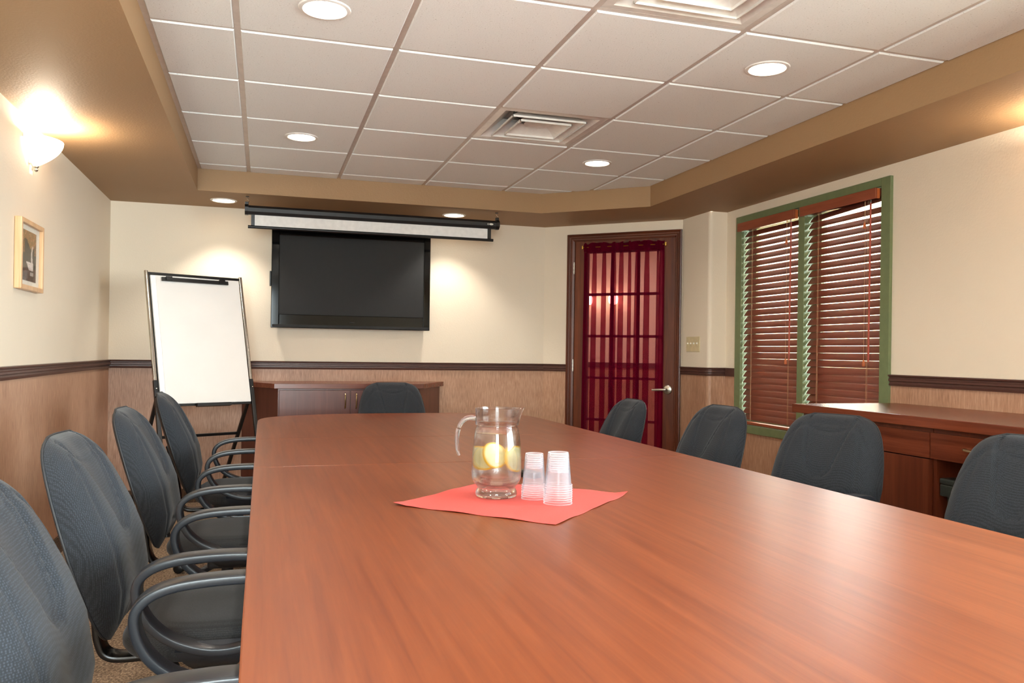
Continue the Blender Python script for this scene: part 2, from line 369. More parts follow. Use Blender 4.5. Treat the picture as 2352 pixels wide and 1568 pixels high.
# tile ceiling: backing slab + tee grid + tiles
ce = struct('ceiling', B(XL-T, XR+T, YN-T, 6.69, 2.47, 2.52), 'tee_grid')
def clip(poly, a, b, c):          # keep a*x+b*y <= c
    o = []
    for i, p in enumerate(poly):
        q = poly[(i+1) % len(poly)]; dp = a*p[0]+b*p[1]-c; dq = a*q[0]+b*q[1]-c
        if dp <= 0: o.append(p)
        if dp*dq < 0: s = dp/(dp-dq); o.append((p[0]+(q[0]-p[0])*s, p[1]+(q[1]-p[1])*s))
    return o
ch = Vector((2.667-2.03, 5.33-5.89)).normalized(); ca, cb = -ch.y, ch.x; cc = ca*2.03+cb*5.89
xs = [-0.44]+[G0X+GP*i for i in range(5)]+[2.667]
rs = list(range(-7, 5)); ys = [-1.10]+[G0Y+GP*q for q in rs if -1.08 < G0Y+GP*q < 5.88]+[5.89]
DIFF = {(3, 1), (3, -2)}         # grid cells (column, row index) that hold air diffusers
tileproto = None
for i in range(len(xs)-1):
    for j in range(len(ys)-1):
        row = round((ys[j]-G0Y)/GP) if j else -99
        if i == 3 and row in (1, -2): continue
        g = .0125
        x0 = xs[i]+(g if i else .022); x1 = xs[i+1]-(g if i < 5 else .003); y0 = ys[j]+(g if j else .01); y1 = ys[j+1]-(g if j < len(ys)-2 else .003)
        full = 0 < i < 5 and 0 < j < len(ys)-2
        p = [(x0, y0), (x1, y0), (x1, y1), (x0, y1)]
        p = clip(p, ca, cb, cc-.003)
        if len(p) < 3: continue
        if full and len(p) == 4 and tileproto:
            inst(tileproto, 'ceiling_tile', ce, ((x0+x1)/2, (y0+y1)/2, ZT))
        else:
            cx, cy = ((x0+x1)/2, (y0+y1)/2); q = [(x-cx, y-cy) for x, y in p]
            n = bmesh.new(); prism(n, q, -.007, .012); 
            ed = [e for e in n.edges if all(abs(v.co.z+.007) < 1e-6 for v in e.verts)]
            bmesh.ops.bevel(n, geom=ed, offset=.004, segments=1, affect='EDGES')
            o = obj('ceiling_tile', n, 'ceiling_tile', ce, False, (cx, cy, ZT))
            if full and len(p) == 4: tileproto = o
bm = nb()
for x in xs[1:-1]:
    ye = min(5.889, (cc-ca*x)/cb-.002)
    box(bm, x-.012, x+.012, -1.10, ye, ZT-.0005, ZT+.03)
for y in ys[1:-1]:
    xe = min(2.666, (cc-cb*y)/ca-.002)
    box(bm, -.439, xe, y-.012, y+.012, ZT-.0003, ZT+.03)
box(bm, -.4399, -.418, -1.10, 5.889, ZT-.004, ZT+.03); box(bm, -.418, 2.666, -1.10, -1.085, ZT-.004, ZT+.03)
obj('tee_grid', bm, 'tee_grid', ce)

# air diffusers
def frustum(bm, a, za, b, zb, th=.003):
    def ring(h, z): return [bm.verts.new((sx*h, sy*h, z)) for sx, sy in ((-1, -1), (1, -1), (1, 1), (-1, 1))]
    R = [ring(a, za), ring(b, zb), ring(b-th, zb+th), ring(a-th, za+th)]
    for k in range(4):
        A, D = R[k], R[(k+1) % 4]
        for i in range(4): bm.faces.new((A[i], A[(i+1) % 4], D[(i+1) % 4], D[i]))
    bmesh.ops.recalc_face_normals(bm, faces=bm.faces[:]); return bm
def diffuser(row, label):
    cx, cy = G0X+GP*2.5, G0Y+GP*(row+.5)
    t = thing('air_diffuser', label, 'air vent', (cx, cy, ZT))
    h = GP/2-.013
    bm = nb(); frustum(bm, h, 0, h-.035, -.002); obj('frame', bm, 'diffuser_white', t)
    bm = nb()
    for h_ in (.205, .145):
        for a_, b_, c_, d_ in ((-h_, h_, -h_, -h_+.004), (-h_, h_, h_-.004, h_), (-h_, -h_+.004, -h_, h_), (h_-.004, h_, -h_, h_)): box(bm, a_, b_, c_, d_, -.012 if h_ > .2 else -.014, -.003)
    obj('louver_edge', bm, 'diffuser_white', t)
    obj('neck', frustum(nb(), h-.035, -.002, .155, .075), 'diffuser_white', t)
    bm = nb(); frustum(bm, .205, -.004, .125, .05); obj('cone', bm, 'diffuser_white', t)
    bm = nb(); frustum(bm, .145, -.006, .08, .035); obj('cone', bm, 'diffuser_white', t)
    bm = nb(); lathe(bm, [(0, .028), (.06, .028), (.075, .02), (.075, .024), (.06, .033), (0, .033)], 24); obj('center_plate', bm, 'diffuser_white', t, True)
    bm = nb(); lathe(bm, [(.13, .072), (.13, .084), (.134, .084), (.134, .072)], 32, close=True); obj('duct_collar', bm, 'duct_metal', t, True)
    obj('duct', lathe(nb(), [(0, .085), (.128, .085), (.128, .076), (0, .0845)], 32), 'duct_dark', t)
    for a in (.5, 2.07, 3.64, 5.21):
        tube(bm := nb(), [(.03*math.cos(a), .03*math.sin(a), .034), (.12*math.cos(a), .12*math.sin(a), .072)], .004, 6); obj('strut', bm, 'diffuser_white', t)
diffuser(1, 'square metal air diffuser with round duct showing, in ceiling towards the television wall')
diffuser(-2, 'square white air diffuser in ceiling above the table middle')

# recessed downlights
def spot(loc, power, parent, size=2*49, blend=.55, col=(1.0, .93, .83), radius=.05):
    l = bpy.data.lights.new('downlight_lamp', 'SPOT'); l.energy = power; l.color = col; l.spot_size = math.radians(size); l.spot_blend = blend; l.shadow_soft_size = radius
    o = bpy.data.objects.new('lamp', l); C.objects.link(o); o.parent = parent; o.location = loc; return o
def downlight(x, y, z, label, power, size=150, blend=.8):
    t = thing('recessed_light', label, 'ceiling light', (x, y, z), 0, 'recessed downlights')
    obj('trim_ring', lathe(nb(), [(.074, -.002), (.078, -.006), (.090, -.004), (.093, 0), (.074, 0)], 40, close=True), 'white_paint', t, True)
    obj('lens', lathe(nb(), [(0, -.0030), (.05, -.0030), (.0745, -.0015), (.0745, 0), (0, 0)], 40), 'lamp_lens', t, True)
    spot((0, 0, -.02), power, t, size, blend)
lx = (G0X+GP*.5, G0X+GP*3.5)
ly = [G0Y+GP*(2.5), G0Y-GP*.5, G0Y-GP*3.5]
zt = ZT-.007
downlight(lx[0], ly[0], zt, 'recessed downlight in ceiling tile, towards the flip chart corner', CAN)
downlight(lx[1], ly[0], zt, 'recessed downlight in ceiling tile, towards the glazed door', CAN)
downlight(lx[0], ly[1], zt, 'recessed downlight in ceiling tile above the row of chairs by the picture wall', CAN)
downlight(lx[1], ly[1], zt, 'recessed downlight in ceiling tile above the chairs by the window', CAN)
downlight(lx[0], ly[2], zt, 'recessed downlight in ceiling tile over the near table end, picture side', CAN)
downlight(lx[1], ly[2], zt, 'recessed downlight in ceiling tile over the near table end, credenza side', CAN)
downlight(lx[0], ly[2]-3*GP, zt, 'recessed downlight in ceiling tile by the wall facing the television, picture side', CAN)
downlight(lx[1], ly[2]-3*GP, zt, 'recessed downlight in ceiling tile by the wall facing the television, credenza side', CAN)
downlight(-.286, 6.227, ZS, 'recessed downlight in brown soffit above the flip chart', CANW, 2*52, .6)
downlight(1.419, 6.226, ZS, 'recessed downlight in brown soffit between television and door', CANW, 2*52, .6)

# wall sconces
def sconce(x, y, dirx, label):
    t = thing('wall_sconce', label, 'wall lamp', (x, y, 2.02), 0 if dirx > 0 else PI, 'wall sconces')
    bm = nb(); nu, nv = 20, 12; rows = []
    def pt(u, v, s=1):           # u along half circle, v from rim (0) to tip (1)
        a = -PI/2+PI*u; k = math.cos(v*PI/2)**.75 if v < 1 else 0
        return Vector((.012+.125*k*math.cos(a)*s, .145*k*math.sin(a)*s, .13*(1-v)**.9))
    for s in (1, .94):
        for j in range(nv+1): rows.append([bm.verts.new(pt(i/nu, j/nv*.985, s)+Vector((0, 0, 0 if s == 1 else .004*(1-j/nv)*0))) for i in range(nu+1)])
    m = nv+1
    for base in (0, m):
        for j in range(nv):
            for i in range(nu): bm.faces.new((rows[base+j][i], rows[base+j][i+1], rows[base+j+1][i+1], rows[base+j+1][i]))
    for i in range(nu): bm.faces.new((rows[0][i], rows[m][i], rows[m][i+1], rows[0][i+1]))
    bmesh.ops.recalc_face_normals(bm, faces=bm.faces[:])
    obj('shade', bm, 'sconce_glass', t, True)
    obj('back_plate', B(.001, .012, -.05, .05, .01, .115, .003), 'white_paint', t)
    obj('finial', lathe(nb(), [(0, -.022), (.007, -.019), (.010, -.012), (.006, -.004), (.012, 0), (.012, .006), (0, .006)], 16, (.022, 0, 0)), 'satin_nickel', t, True)
    for s in (-1, 1): obj('clip', B(.001, .026, s*.143-.008, s*.143+.008, .108, .132, .002), 'white_paint', t)
    l = bpy.data.lights.new('sconce_lamp', 'POINT'); l.energy = SCONCE; l.color = (1, .86, .66); l.shadow_soft_size = .02
    o = bpy.data.objects.new('lamp', l); C.objects.link(o); o.parent = t; o.location = (.06, 0, .119)
sconce(XL, 4.42, 1, 'lit white glass half bowl wall sconce above framed picture')
sconce(XR, 2.52, -1, 'lit white glass half bowl wall sconce above the credenza')
sconce(XL, 2.0, 1, 'added unseen half bowl wall sconce on picture wall nearer the table end')  # sconce out of view, added as a guessed source of front light

# ------------------------------------------------------------------ window with green frame
wn = struct('window_1', B(XR-.02, XR, 3.664, 3.735, .612, 2.165, .003), 'green_paint')
obj('casing', B(XR-.02, XR, 5.118, 5.19, .612, 2.165, .003), 'green_paint', wn)
obj('casing', B(XR-.02, XR, 3.735, 5.118, 2.118, 2.165, .003), 'green_paint', wn)
obj('casing', B(XR-.02, XR, 3.735, 5.118, .612, .665, .003), 'green_paint', wn)
obj('mullion', B(XR-.02, XR+.10, 4.405, 4.467, .665, 2.118, .003), 'green_paint', wn)
for a, b, c, d in ((WY0, WY0+.004, WZ0, WZ1), (WY1-.004, WY1, WZ0, WZ1), (WY0, WY1, WZ0, WZ0+.004), (WY0, WY1, WZ1-.004, WZ1)):
    obj('reveal', B(XR, XR+T, a, b, c, d), 'green_reveal_lit', wn)
obj('reveal', B(XR, XR+.1, 5.118, 5.161, .669, 2.114), 'green_reveal_lit', wn)
for y0, y1 in ((3.739, 4.405), (4.467, 5.118)):
    bm = nb()
    for a, b, c, d in ((y0, y0+.045, .669, 2.114), (y1-.045, y1, .669, 2.114), (y0+.045, y1-.045, .669, .72), (y0+.045, y1-.045, 2.07, 2.114)): box(bm, XR+.075, XR+.115, a, b, c, d, .004)
    obj('sash', bm, 'green_reveal_lit', wn)
    obj('pane', B(XR+.09, XR+.096, y0+.045, y1-.045, .72, 2.07), 'window_glass', wn)

# blinds
def blind(y0, y1, zb, label, skew):
    t = thing('window_blind', label, 'window blind', (XR+.012, (y0+y1)/2, 2.114), 0, 'wooden window blinds')
    L = y1-y0; zt_ = -.062; n = 31; pitch = (zt_+2.114-zb-.03)/n
    obj('valance', B(-.064, -.050, -L/2-.014 if False else -L/2+.002, L/2+.012, -.064, -.004, .003), 'valance_wood', t)
    obj('valance_return', B(-.050, -.030, -L/2+.004, -L/2+.016, -.062, -.006, .001), 'tassel_wood', t)
    obj('head_rail', B(-.022, .032, -L/2+.004, L/2-.004, -.05, -.004, .002), 'slat_wood', t)
    bm = nb(); sect = [(-.026, -.0006), (-.012, .0016), (.012, .0016), (.026, -.0006), (.026, -.0034), (-.026, -.0034)]
    lo = [bm.verts.new((x, -L/2+.006, z)) for x, z in sect]; hi = [bm.verts.new((x, L/2-.006, z)) for x, z in sect]
    for i in range(6): bm.faces.new((lo[i], lo[(i+1) % 6], hi[(i+1) % 6], hi[i]))
    bm.faces.new(lo[::-1]); bm.faces.new(hi); bmesh.ops.recalc_face_normals(bm, faces=bm.faces[:])
    s0 = obj('slat', bm, 'slat_wood', t)
    for i in range(n):
        s = s0 if i == 0 else inst(s0, 'slat', t)
        s.location = (.006, 0, zt_-.018-pitch*i); s.rotation_euler = (random.uniform(-.0015, .0015), -math.radians(52+random.uniform(-1.2, 1.2)), 0)
        if skew and i < 2: s.rotation_euler = (-(.055, .012)[i], -math.radians(52), 0); s.location.z += (.012, .004)[i]
    zbr = zb-2.114
    obj('bottom_rail', B(-.018, .032, -L/2+.005, L/2-.005, zbr, zbr+.018, .003), 'valance_wood', t)
    for fy in (-.33, .33):
        y = fy*L
        for x in (-.017, .029): rod('ladder_cord', (x, y, -.05), (x, y, zbr+.01), .0009, 'cord_beige', t, 5)
        rod('lift_cord', (-.020, y-.012, -.05), (-.020, y-.012, zbr+.01), .0008, 'cord_beige', t, 5)
    yw = -L/2+.075
    obj('tilt_wand', tube(nb(), [(-.03, yw, -.075), (-.034, yw, -.98)], .0055, 8), 'wand_red', t, True)
    obj('wand_hook', tube(nb(), [(-.02, yw, -.045), (-.03, yw, -.06), (-.03, yw, -.08)], .004, 6), 'chrome', t, True)
    for yo, zl in ((.045, -.97), (.05, -.18)):
        rod('pull_cord', (-.028, yw+yo, -.05), (-.028, yw+yo, zl), .0012, 'cord_beige', t, 5)
        obj('tassel', lathe(nb(), [(0, 0), (.004, 0), (.007, -.012), (.009, -.03), (.007, -.036), (0, -.036)], 12, (-.028, yw+yo, zl)), 'tassel_wood', t, True)
blind(4.470, 5.115, .672, 'brown wooden slat blind in the window half nearest the door', False)
blind(3.742, 4.402, .672, 'brown wooden slat blind in the window half above the credenza', True)

# outside the window
struct('exterior_ground', B(3.6, 14, -6, 16, -.35, -.25), 'outer_ground')
struct('exterior_wall', B(6.5, 6.7, 1.9, 13, -.25, 2.9), 'outer_wall')
struct('exterior_porch_roof', B(3.46, 6.9, 1.9, 5.2, 2.9, 3.0), 'outer_wall')  # out-of-view slab, added to cut the sky light reaching the blinds

# ------------------------------------------------------------------ door in the angled wall
dang = math.atan2(DD.y, DD.x)
def dloc(s, n, z): q = PA+DD*s+DN*n; return (q.x, q.y, z)
dr = bpy.data.objects.new('door_1', None); C.objects.link(dr); dr.location = (PA.x, PA.y, 0); dr.rotation_euler = (0, 0, dang); dr['kind'] = 'structure'
# local: x = along the wall, y = outwards, -y = into the room
def casing_bar(x0, x1, z0, z1, vertical, flip):
    bm = nb(); w = (x1-x0) if vertical else (z1-z0)
    prof = [(0, 0), (0, -.024), (.010, -.026), (.016, -.021), (.020, -.024), (.030, -.022), (.036, -.016), (.046, -.015), (w, -.010), (w, 0)]
    rows = []
    for a, b in prof:
        if vertical:
            x = x1-a if flip else x0+a; inz = z1 - a
            rows.append([bm.verts.new((x, b, z0)), bm.verts.new((x, b, inz))])
        else:
            z = z1-a; rows.append([bm.verts.new((x0+a, b, z)), bm.verts.new((x1-a, b, z))])
    for A, D in zip(rows, rows[1:]): bm.faces.new((A[0], A[1], D[1], D[0]))
    bm.faces.new([r[0] for r in rows]); bm.faces.new([r[1] for r in rows])
    bmesh.ops.recalc_face_normals(bm, faces=bm.faces[:]); return bm
CS0, CS1, CZ = .215, 1.181, 2.152
obj('casing', casing_bar(CS0, CS0+.062, 0, CZ, True, False), 'casing_wood', dr)
obj('casing', casing_bar(CS1-.05, CS1, 0, CZ, True, True), 'casing_wood', dr)
obj('casing', casing_bar(CS0, CS1, CZ-.058, CZ, False, False), 'casing_wood_top', dr)
obj('jamb', B(S0, .274, 0, T, 0, DZ), 'casing_wood', dr); obj('jamb', B(1.138, S1, 0, T, 0, DZ), 'casing_wood', dr); obj('jamb', B(.274, 1.138, 0, T, 2.100, DZ), 'casing_wood', dr)
g0, g1 = .392, 1.025; zr = [.25, .615, .961, 1.305, 1.651, 1.992]; sx_ = [g0, .600, .820, g1]
DY0, DY1 = .004, .048
leaf = obj('door_leaf', B(.277, g0, DY0, DY1, .008, 2.097, .002), 'door_wood', dr)
obj('stile', B(g1, 1.135, DY0, DY1, .008, 2.097, .002), 'door_wood', leaf)
obj('top_rail', B(g0, g1, DY0, DY1, zr[-1], 2.097, .002), 'door_wood', leaf)
obj('bottom_rail', B(g0, g1, DY0, DY1, .008, zr[0], .002), 'door_wood', leaf)
for x in sx_[1:3]: obj('glazing_bar', B(x-.011, x+.011, DY0+.006, DY1-.006, zr[0], zr[-1], .003), 'door_wood', leaf)
for z in zr[1:-1]:
    for a, b in zip(sx_, sx_[1:]): obj('glazing_bar', B(a+(.011 if a != g0 else 0), b-(.011 if b != g1 else 0), DY0+.006, DY1-.006, z-.011, z+.011, .003), 'door_wood', leaf)
for i in range(5):
    for a, b in zip(sx_, sx_[1:]): obj('glass_pane', B(a+.005, b-.005, .024, .028, zr[i]+.005, zr[i+1]-.005), 'door_glass', leaf)
for z in (1.873, 1.06, .25):
    hg = obj('hinge', tube(nb(), [(.272, -.006, z-.05), (.272, -.006, z+.05)], .007, 10), 'satin_nickel', dr, True)
    for q in (-.03, 0, .03): obj('knuckle', tube(nb(), [(.272, -.006, z+q-.009), (.272, -.006, z+q+.009)], .0082, 10), 'satin_nickel', hg, True)
hz = .882; hx = 1.078
hd = obj('rosette', lathe(nb(), [(0, .016), (.026, .016), (.034, .012), (.037, .004), (.037, 0)], 32), 'satin_nickel', dr, True)
hd.rotation_euler = (PI/2, 0, 0); hd.location = (hx, DY0, hz)
lv = obj('lever', sweep(nb(), smooth_path([(hx, DY0-.014, hz), (hx, -.036, hz), (hx-.006, -.046, hz), (hx-.025, -.050, hz-.001), (hx-.07, -.050, hz-.003), (hx-.115, -.046, hz-.006)], 5), rrect(.014, .018, .006), up=(0, 0, 1)), 'satin_nickel', dr, True)
obj('latch', B(1.1355, 1.1375, .012, .035, hz-.012, hz+.012), 'brass', dr)
# curtain on the door
cu = thing('door_curtain', 'sheer burgundy curtain gathered on a brass rod over the glazed door', 'curtain', (PA.x, PA.y, 0), dang)
c0, c1 = .362, 1.043; zrod = 2.040
obj('curtain_rod', tube(nb(), [(c0-.012, -.022, zrod), (c1+.012, -.022, zrod)], .005, 8), 'brass', cu, True)
for x in (c0-.010, c1+.010): obj('rod_bracket', B(x-.006, x+.006, -.028, DY0, zrod-.014, zrod+.016, .002), 'brass', cu)
nx = 420; rnd = [random.uniform(0, 2*PI) for _ in range(8)]
def fold(u, z):
    k = 1-.75*max(0, (z-1.9)/.2)
    w = math.sin(u*2*PI*7+rnd[0]+.6*math.sin(u*9+rnd[1]))*.55+math.sin(u*2*PI*13+rnd[2])*.30+math.sin(u*2*PI*3.3+rnd[3])*.35
    return -.022+.0135*w*(1-.35*max(0, (z-1.8)/.25))
def cloth(u0, u1, z0, z1, nz, nn, amp=1.0, tight=False):
    bm = nb(); rows = []
    for j in range(nz+1):
        z = lerp(z0, z1, j/nz); row = []
        for i in range(nn+1):
            u = lerp(u0, u1, i/nn); x = lerp(c0, c1, u)
            x += (.031*math.sin(u*2*PI*9.3+rnd[0]+.8*math.sin(u*11+rnd[1]))+.010*math.sin(u*2*PI*17+rnd[6]))*(1-.15*max(0, (z-1.8)/.25)+.10*math.sin(z*1.7)) * min(1, 8*u, 8*(1-u))
            x += -.018*(1-u)*max(0, (1.9-z)/1.7)*.6
            y = fold(u, z)
            if tight: y = -.022+.012*math.sin(u*2*PI*15+rnd[4])*(1 if j in (0, nz) else .5) - (.006 if 0 < j < nz else 0); zz = z+.006*math.sin(u*2*PI*11+rnd[5])*(1 if j == nz else 0)
            else: zz = z
            row.append(bm.verts.new((x, y, zz)))
        rows.append(row)
    for a, b in zip(rows, rows[1:]):
        for i in range(nn): bm.faces.new((a[i], a[i+1], b[i+1], b[i]))
    return bm
obj('sheer_panel', cloth(0, 1, .16, 2.0, 24, nx), 'sheer_curtain', cu, True)
obj('header', cloth(0, 1, 2.0, 2.072, 6, nx, 1, True), 'sheer_hem', cu, True)
obj('side_hem', cloth(0, .045, .16, 2.0, 24, 10), 'sheer_hem', cu, True); obj('side_hem', cloth(.955, 1, .16, 2.0, 24, 10), 'sheer_hem', cu, True)

# lobby beyond the door
lb = bpy.data.objects.new('lobby', None)
def lpoly(s0, s1, n0, n1): return [sp(s0, n0), sp(s1, n0), sp(s1, n1), sp(s0, n1)]
struct('floor_lobby', prism(nb(), lpoly(-1.5, 1.7, T+.001, 2.9), -.10, 0), 'carpet')
struct('ceiling_lobby', prism(nb(), lpoly(-1.5, 1.7, T+.001, 2.9), 2.45, 2.5), 'ceiling_tile')
wlb = struct('wall_lobby', prism(nb(), lpoly(-1.5, 1.7, 2.6, 2.7), 0, 2.45), 'wall_paint')
struct('wall_lobby_side', prism(nb(), lpoly(-1.5, -1.4, T+.001, 2.6), 0, 2.45), 'wall_paint'); struct('wall_lobby_end', prism(nb(), lpoly(1.6, 1.7, T+.001, 2.6), 0, 2.45), 'wall_paint')
struct('wall_lobby_near', prism(nb(), lpoly(-1.4, .04, T+.002, T+.08), 0, 2.45), 'wall_paint'); struct('wall_lobby_return', prism(nb(), lpoly(1.19, 1.6, T+.002, T+.08), 0, 2.45), 'wall_paint')
struct('trim_lobby', prism(nb(), lpoly(-1.4, 1.6, 2.58, 2.6), 1.0, 1.06), 'rail_brown')
obj('wainscot', prism(nb(), lpoly(-1.4, 1.6, 2.596, 2.6), 0, 1.0), 'wainscot', wlb)
for i, s in enumerate((-.20, -.50)):
    p = sp(s, 2.5); t = thing('lobby_lamp', 'glowing wall lamp seen through the sheer door curtain', 'wall lamp', (p[0], p[1], 1.72), dang, 'lobby wall lamps')
    obj('shade', lathe(nb(), [(0, 0), (.03, .005), (.05, .03), (.055, .08), (.045, .10), (0, .10)], 16), 'lobby_lamp', t, True)
    obj('arm', tube(nb(), [(0, 0, .02), (0, .05, .0), (0, .1, .03)], .008, 8), 'brass', t, True)
p = sp(.1, 1.4); t = thing('lobby_ceiling_light', 'added glowing fill panel on the lobby ceiling beyond the door', 'ceiling light', (p[0], p[1], 2.45), dang)  # glowing panel added only to brighten the lobby behind the curtain
obj('diffuser_panel', B(-.28, .28, -.28, .28, -.02, -.001, .004), 'lobby_fill', t); obj('frame', frustum(nb(), .30, 0, .285, -.024, .006), 'white_paint', t)

# light switch
t = thing('light_switch', 'ivory four toggle light switch plate on wall between door and window', 'light switch', (XJ, 5.562, 1.243))
obj('plate', B(-.007, 0, -.10, .10, -.058, .058, .003), 'ivory_plastic', t)
for i in range(4):
    y = -.069+.046*i
    tg = obj('toggle', B(-.018, -.006, y-.005, y+.005, .0, .012, .002), 'toggle_white', t); obj('slot', B(-.0085, -.0065, y-.007, y+.007, -.013, .013), 'ivory_plastic', tg)

# ------------------------------------------------------------------ television
t = thing('television', 'large black flat television on the wall above the cabinet', 'television', (.665, 6.43, 1.70))
x0, x1, z0, z1 = -.612, .612, -.376, .385
bm = nb(); box(bm, x0, x0+.058, 0, .05, z0, z1, .004); box(bm, x1-.052, x1, 0, .05, z0, z1, .004); box(bm, x0+.058, x1-.052, 0, .05, z0, z0+.104, .004); box(bm, x0+.058, x1-.052, 0, .05, z1-.055, z1, .004); obj('bezel', bm, 'tv_gloss', t)
obj('screen', B(x0+.058, x1-.052, .004, .02, z0+.104, z1-.055), 'tv_panel', t)
obj('housing', B(x0+.01, x1-.01, .05, .085, z0+.01, z1-.01, .006), 'black_plastic', t)
obj('wall_bracket', B(-.3, .3, .085, .113, -.2, .2, .003), 'black_plastic', t)
obj('side_handle', B(x0-.012, x0, .01, .05, -.06, .055, .004), 'black_plastic', t)
obj('bottom_strip', B(x0+.01, x1-.01, -.0025, 0, z0+.006, z0+.026, .001), 'tv_panel', t)
obj('maker_mark', B(-.02, .02, -.001, .0005, z0+.05, z0+.056), 'tv_panel', t)

# ------------------------------------------------------------------ projection screen
t = thing('projection_screen', 'black pull down projector screen case hanging from soffit, strip of white screen showing', 'projector screen', (.792, 6.005, 2.0))
hw = .915
sec = [(.038*math.cos(math.radians(22.5+45*i)), .034*math.sin(math.radians(22.5+45*i))) for i in range(8)]
obj('case', sweep(nb(), [(-hw+.012, 0, .135), (hw-.012, 0, .135)], sec, up=(0, 0, 1)), 'screen_case', t)
for s in (-1, 1):
    cap = obj('end_cap', sweep(nb(), [(s*(hw-.012), 0, .137), (s*(hw+.012), 0, .137)], [(a*1.15, b*1.15) for a, b in sec], up=(0, 0, 1)), 'black_plastic', t)
    obj('hanger_tab', B(s*hw-.012, s*hw+.012, -.012, .012, .17, .192, .002), 'black_plastic', cap)
    obj('hook', tube(nb(), smooth_path([(s*(hw-.004), 0, .185), (s*(hw-.004)+.012, 0, .195), (s*(hw-.004)+.008, 0, .207), (s*(hw-.004), 0, .213), (s*(hw-.004), 0, .229)], 4), .0022, 6), 'chrome', t, True)
    obj('hook_plate', lathe(nb(), [(0, .226), (.012, .226), (.012, .2299), (0, .2299)], 16, (s*(hw-.004), 0, 0)), 'black_plastic', t)
obj('screen_fabric', B(-.860, .840, -.001, .001, .026, .11), 'projection_white', t)
obj('screen_border', B(-.884, -.860, -.0012, .0012, .026, .11), 'black_plastic', t); obj('screen_border', B(.840, .868, -.0012, .0012, .026, .11), 'black_plastic', t)
obj('weight_bar', tube(nb(), [(-.905, 0, .018), (.885, 0, .018)], .011, 10), 'black_plastic', t, True)
bm = nb(); prism(bm, [(-.020+.016*math.cos(a), .007*math.sin(a)) for a in [2*PI*i/16 for i in range(16)]], 0, .001); em = obj('maker_emblem', bm, 'emblem_white', t); em.rotation_euler = (PI/2, 0, 0); em.location = (hw-.035, -.0352, .135)
bm = nb(); lathe(bm, [(.004, 0), (.006, 0), (.006, .001), (.004, .001)], 14, close=True); em = obj('maker_emblem', bm, 'emblem_white', t); em.rotation_euler = (PI/2, 0, 0); em.location = (hw-.080, -.0352, .135)

# ------------------------------------------------------------------ flip chart easel
EY, EL = .457, .265
t = thing('flip_chart_easel', 'black and chrome flip chart easel standing in the room corner', 'easel', (-.347, 5.709, 0), EY)
bk = math.tan(EL)
def ep(x, h, off=0.0): return (x, (h-.790)*bk-off*math.cos(EL), h-off*math.sin(EL)*-1*0)   # point on the leaning front plane at height h
EH = .882; zt2 = .790+EH*math.cos(EL); hw = .305
board = nb()
def slab(bm, x0, x1, h0, h1, f0, f1):   # slab in the leaning plane, f = offset in front (-) of plane
    nrm = Vector((0, -math.cos(EL), math.sin(EL))); q = []
    for f in (f0, f1):
        for x, h in ((x0, h0), (x1, h0), (x1, h1), (x0, h1)):
            q.append(bm.verts.new(Vector((x, (h-.790)*bk, h))+nrm*f))
    a = q
    for f in ((0, 1, 2, 3), (7, 6, 5, 4), (0, 4, 5, 1), (1, 5, 6, 2), (2, 6, 7, 3), (3, 7, 4, 0)): bm.faces.new([a[i] for i in f])
    bmesh.ops.recalc_face_normals(bm, faces=bm.faces[:]); return bm
obj('board', slab(nb(), -hw, hw, .785, zt2, -.012, 0), 'black_plastic', t)
for s in (-1, 1):
    obj('rail', sweep(nb(), [ep(s*(hw+.016), .93), ep(s*(hw+.016), zt2+.02)], rrect(.022, .020, .005), up=(0, 1, 0)), 'chrome', t, True)
    lg = obj('leg', sweep(nb(), [ep(s*(hw+.016), .0), ep(s*(hw+.016), .95)], rrect(.026, .024, .004), up=(0, 1, 0)), 'black_plastic', t)
    obj('bolt', lathe(nb(), [(0, -.022), (.005, -.02), (.006, -.014), (.006, 0)], 10, (0, 0, 0)), 'chrome', lg, True).matrix_local = Matrix.Translation(ep(s*(hw+.016), .90)) @ Matrix.Rotation(-PI/2, 4, 'X')
    r0 = Vector(ep(s*(hw+.006), .86)); r1 = Vector((s*(hw+.0), .55, .0))
    obj('rear_leg', sweep(nb(), [tuple(r0), tuple(r1)], rrect(.022, .022, .004), up=(0, 1, 0)), 'black_plastic', t)
    m = r0.lerp(r1, .82); fr = Vector(ep(s*(hw+.016), .16))
    obj('side_brace', sweep(nb(), [tuple(m), tuple(fr)], rrect(.016, .010, .003)), 'black_plastic', t)
m = .44
ra, rb = [Vector(ep(s*(hw+.006), .86)).lerp(Vector((s*hw, .55, 0)), .34) for s in (-1, 1)]
obj('cross_bar', sweep(nb(), [tuple(ra), tuple(rb)], rrect(.016, .020, .003)), 'black_plastic', t)
obj('top_bar', slab(nb(), -hw-.02, hw+.02, zt2, zt2+.012, -.014, .004), 'black_plastic', t)
obj('bottom_clip', slab(nb(), -.075, .155, .775, .795, -.002, .030), 'black_plastic', t)
obj('clamp_bar', slab(nb(), -.235, .215, zt2-.05, zt2-.026, .024, .036), 'black_plastic', t)
for x in (-.19, .17): obj('clamp_knob', slab(nb(), x-.02, x+.02, zt2-.046, zt2-.022, .034, .046), 'black_plastic', t)
t2 = thing('flip_chart_pad', 'blank white paper pad clamped to the flip chart easel', 'paper pad', (-.347, 5.709, 0), EY)
obj('paper_stack', slab(nb(), -.300, .298, .797, zt2-.012, .001, .016), 'paper_edge', t2)
bm = nb(); nrm = Vector((0, -math.cos(EL), math.sin(EL))); rows = []
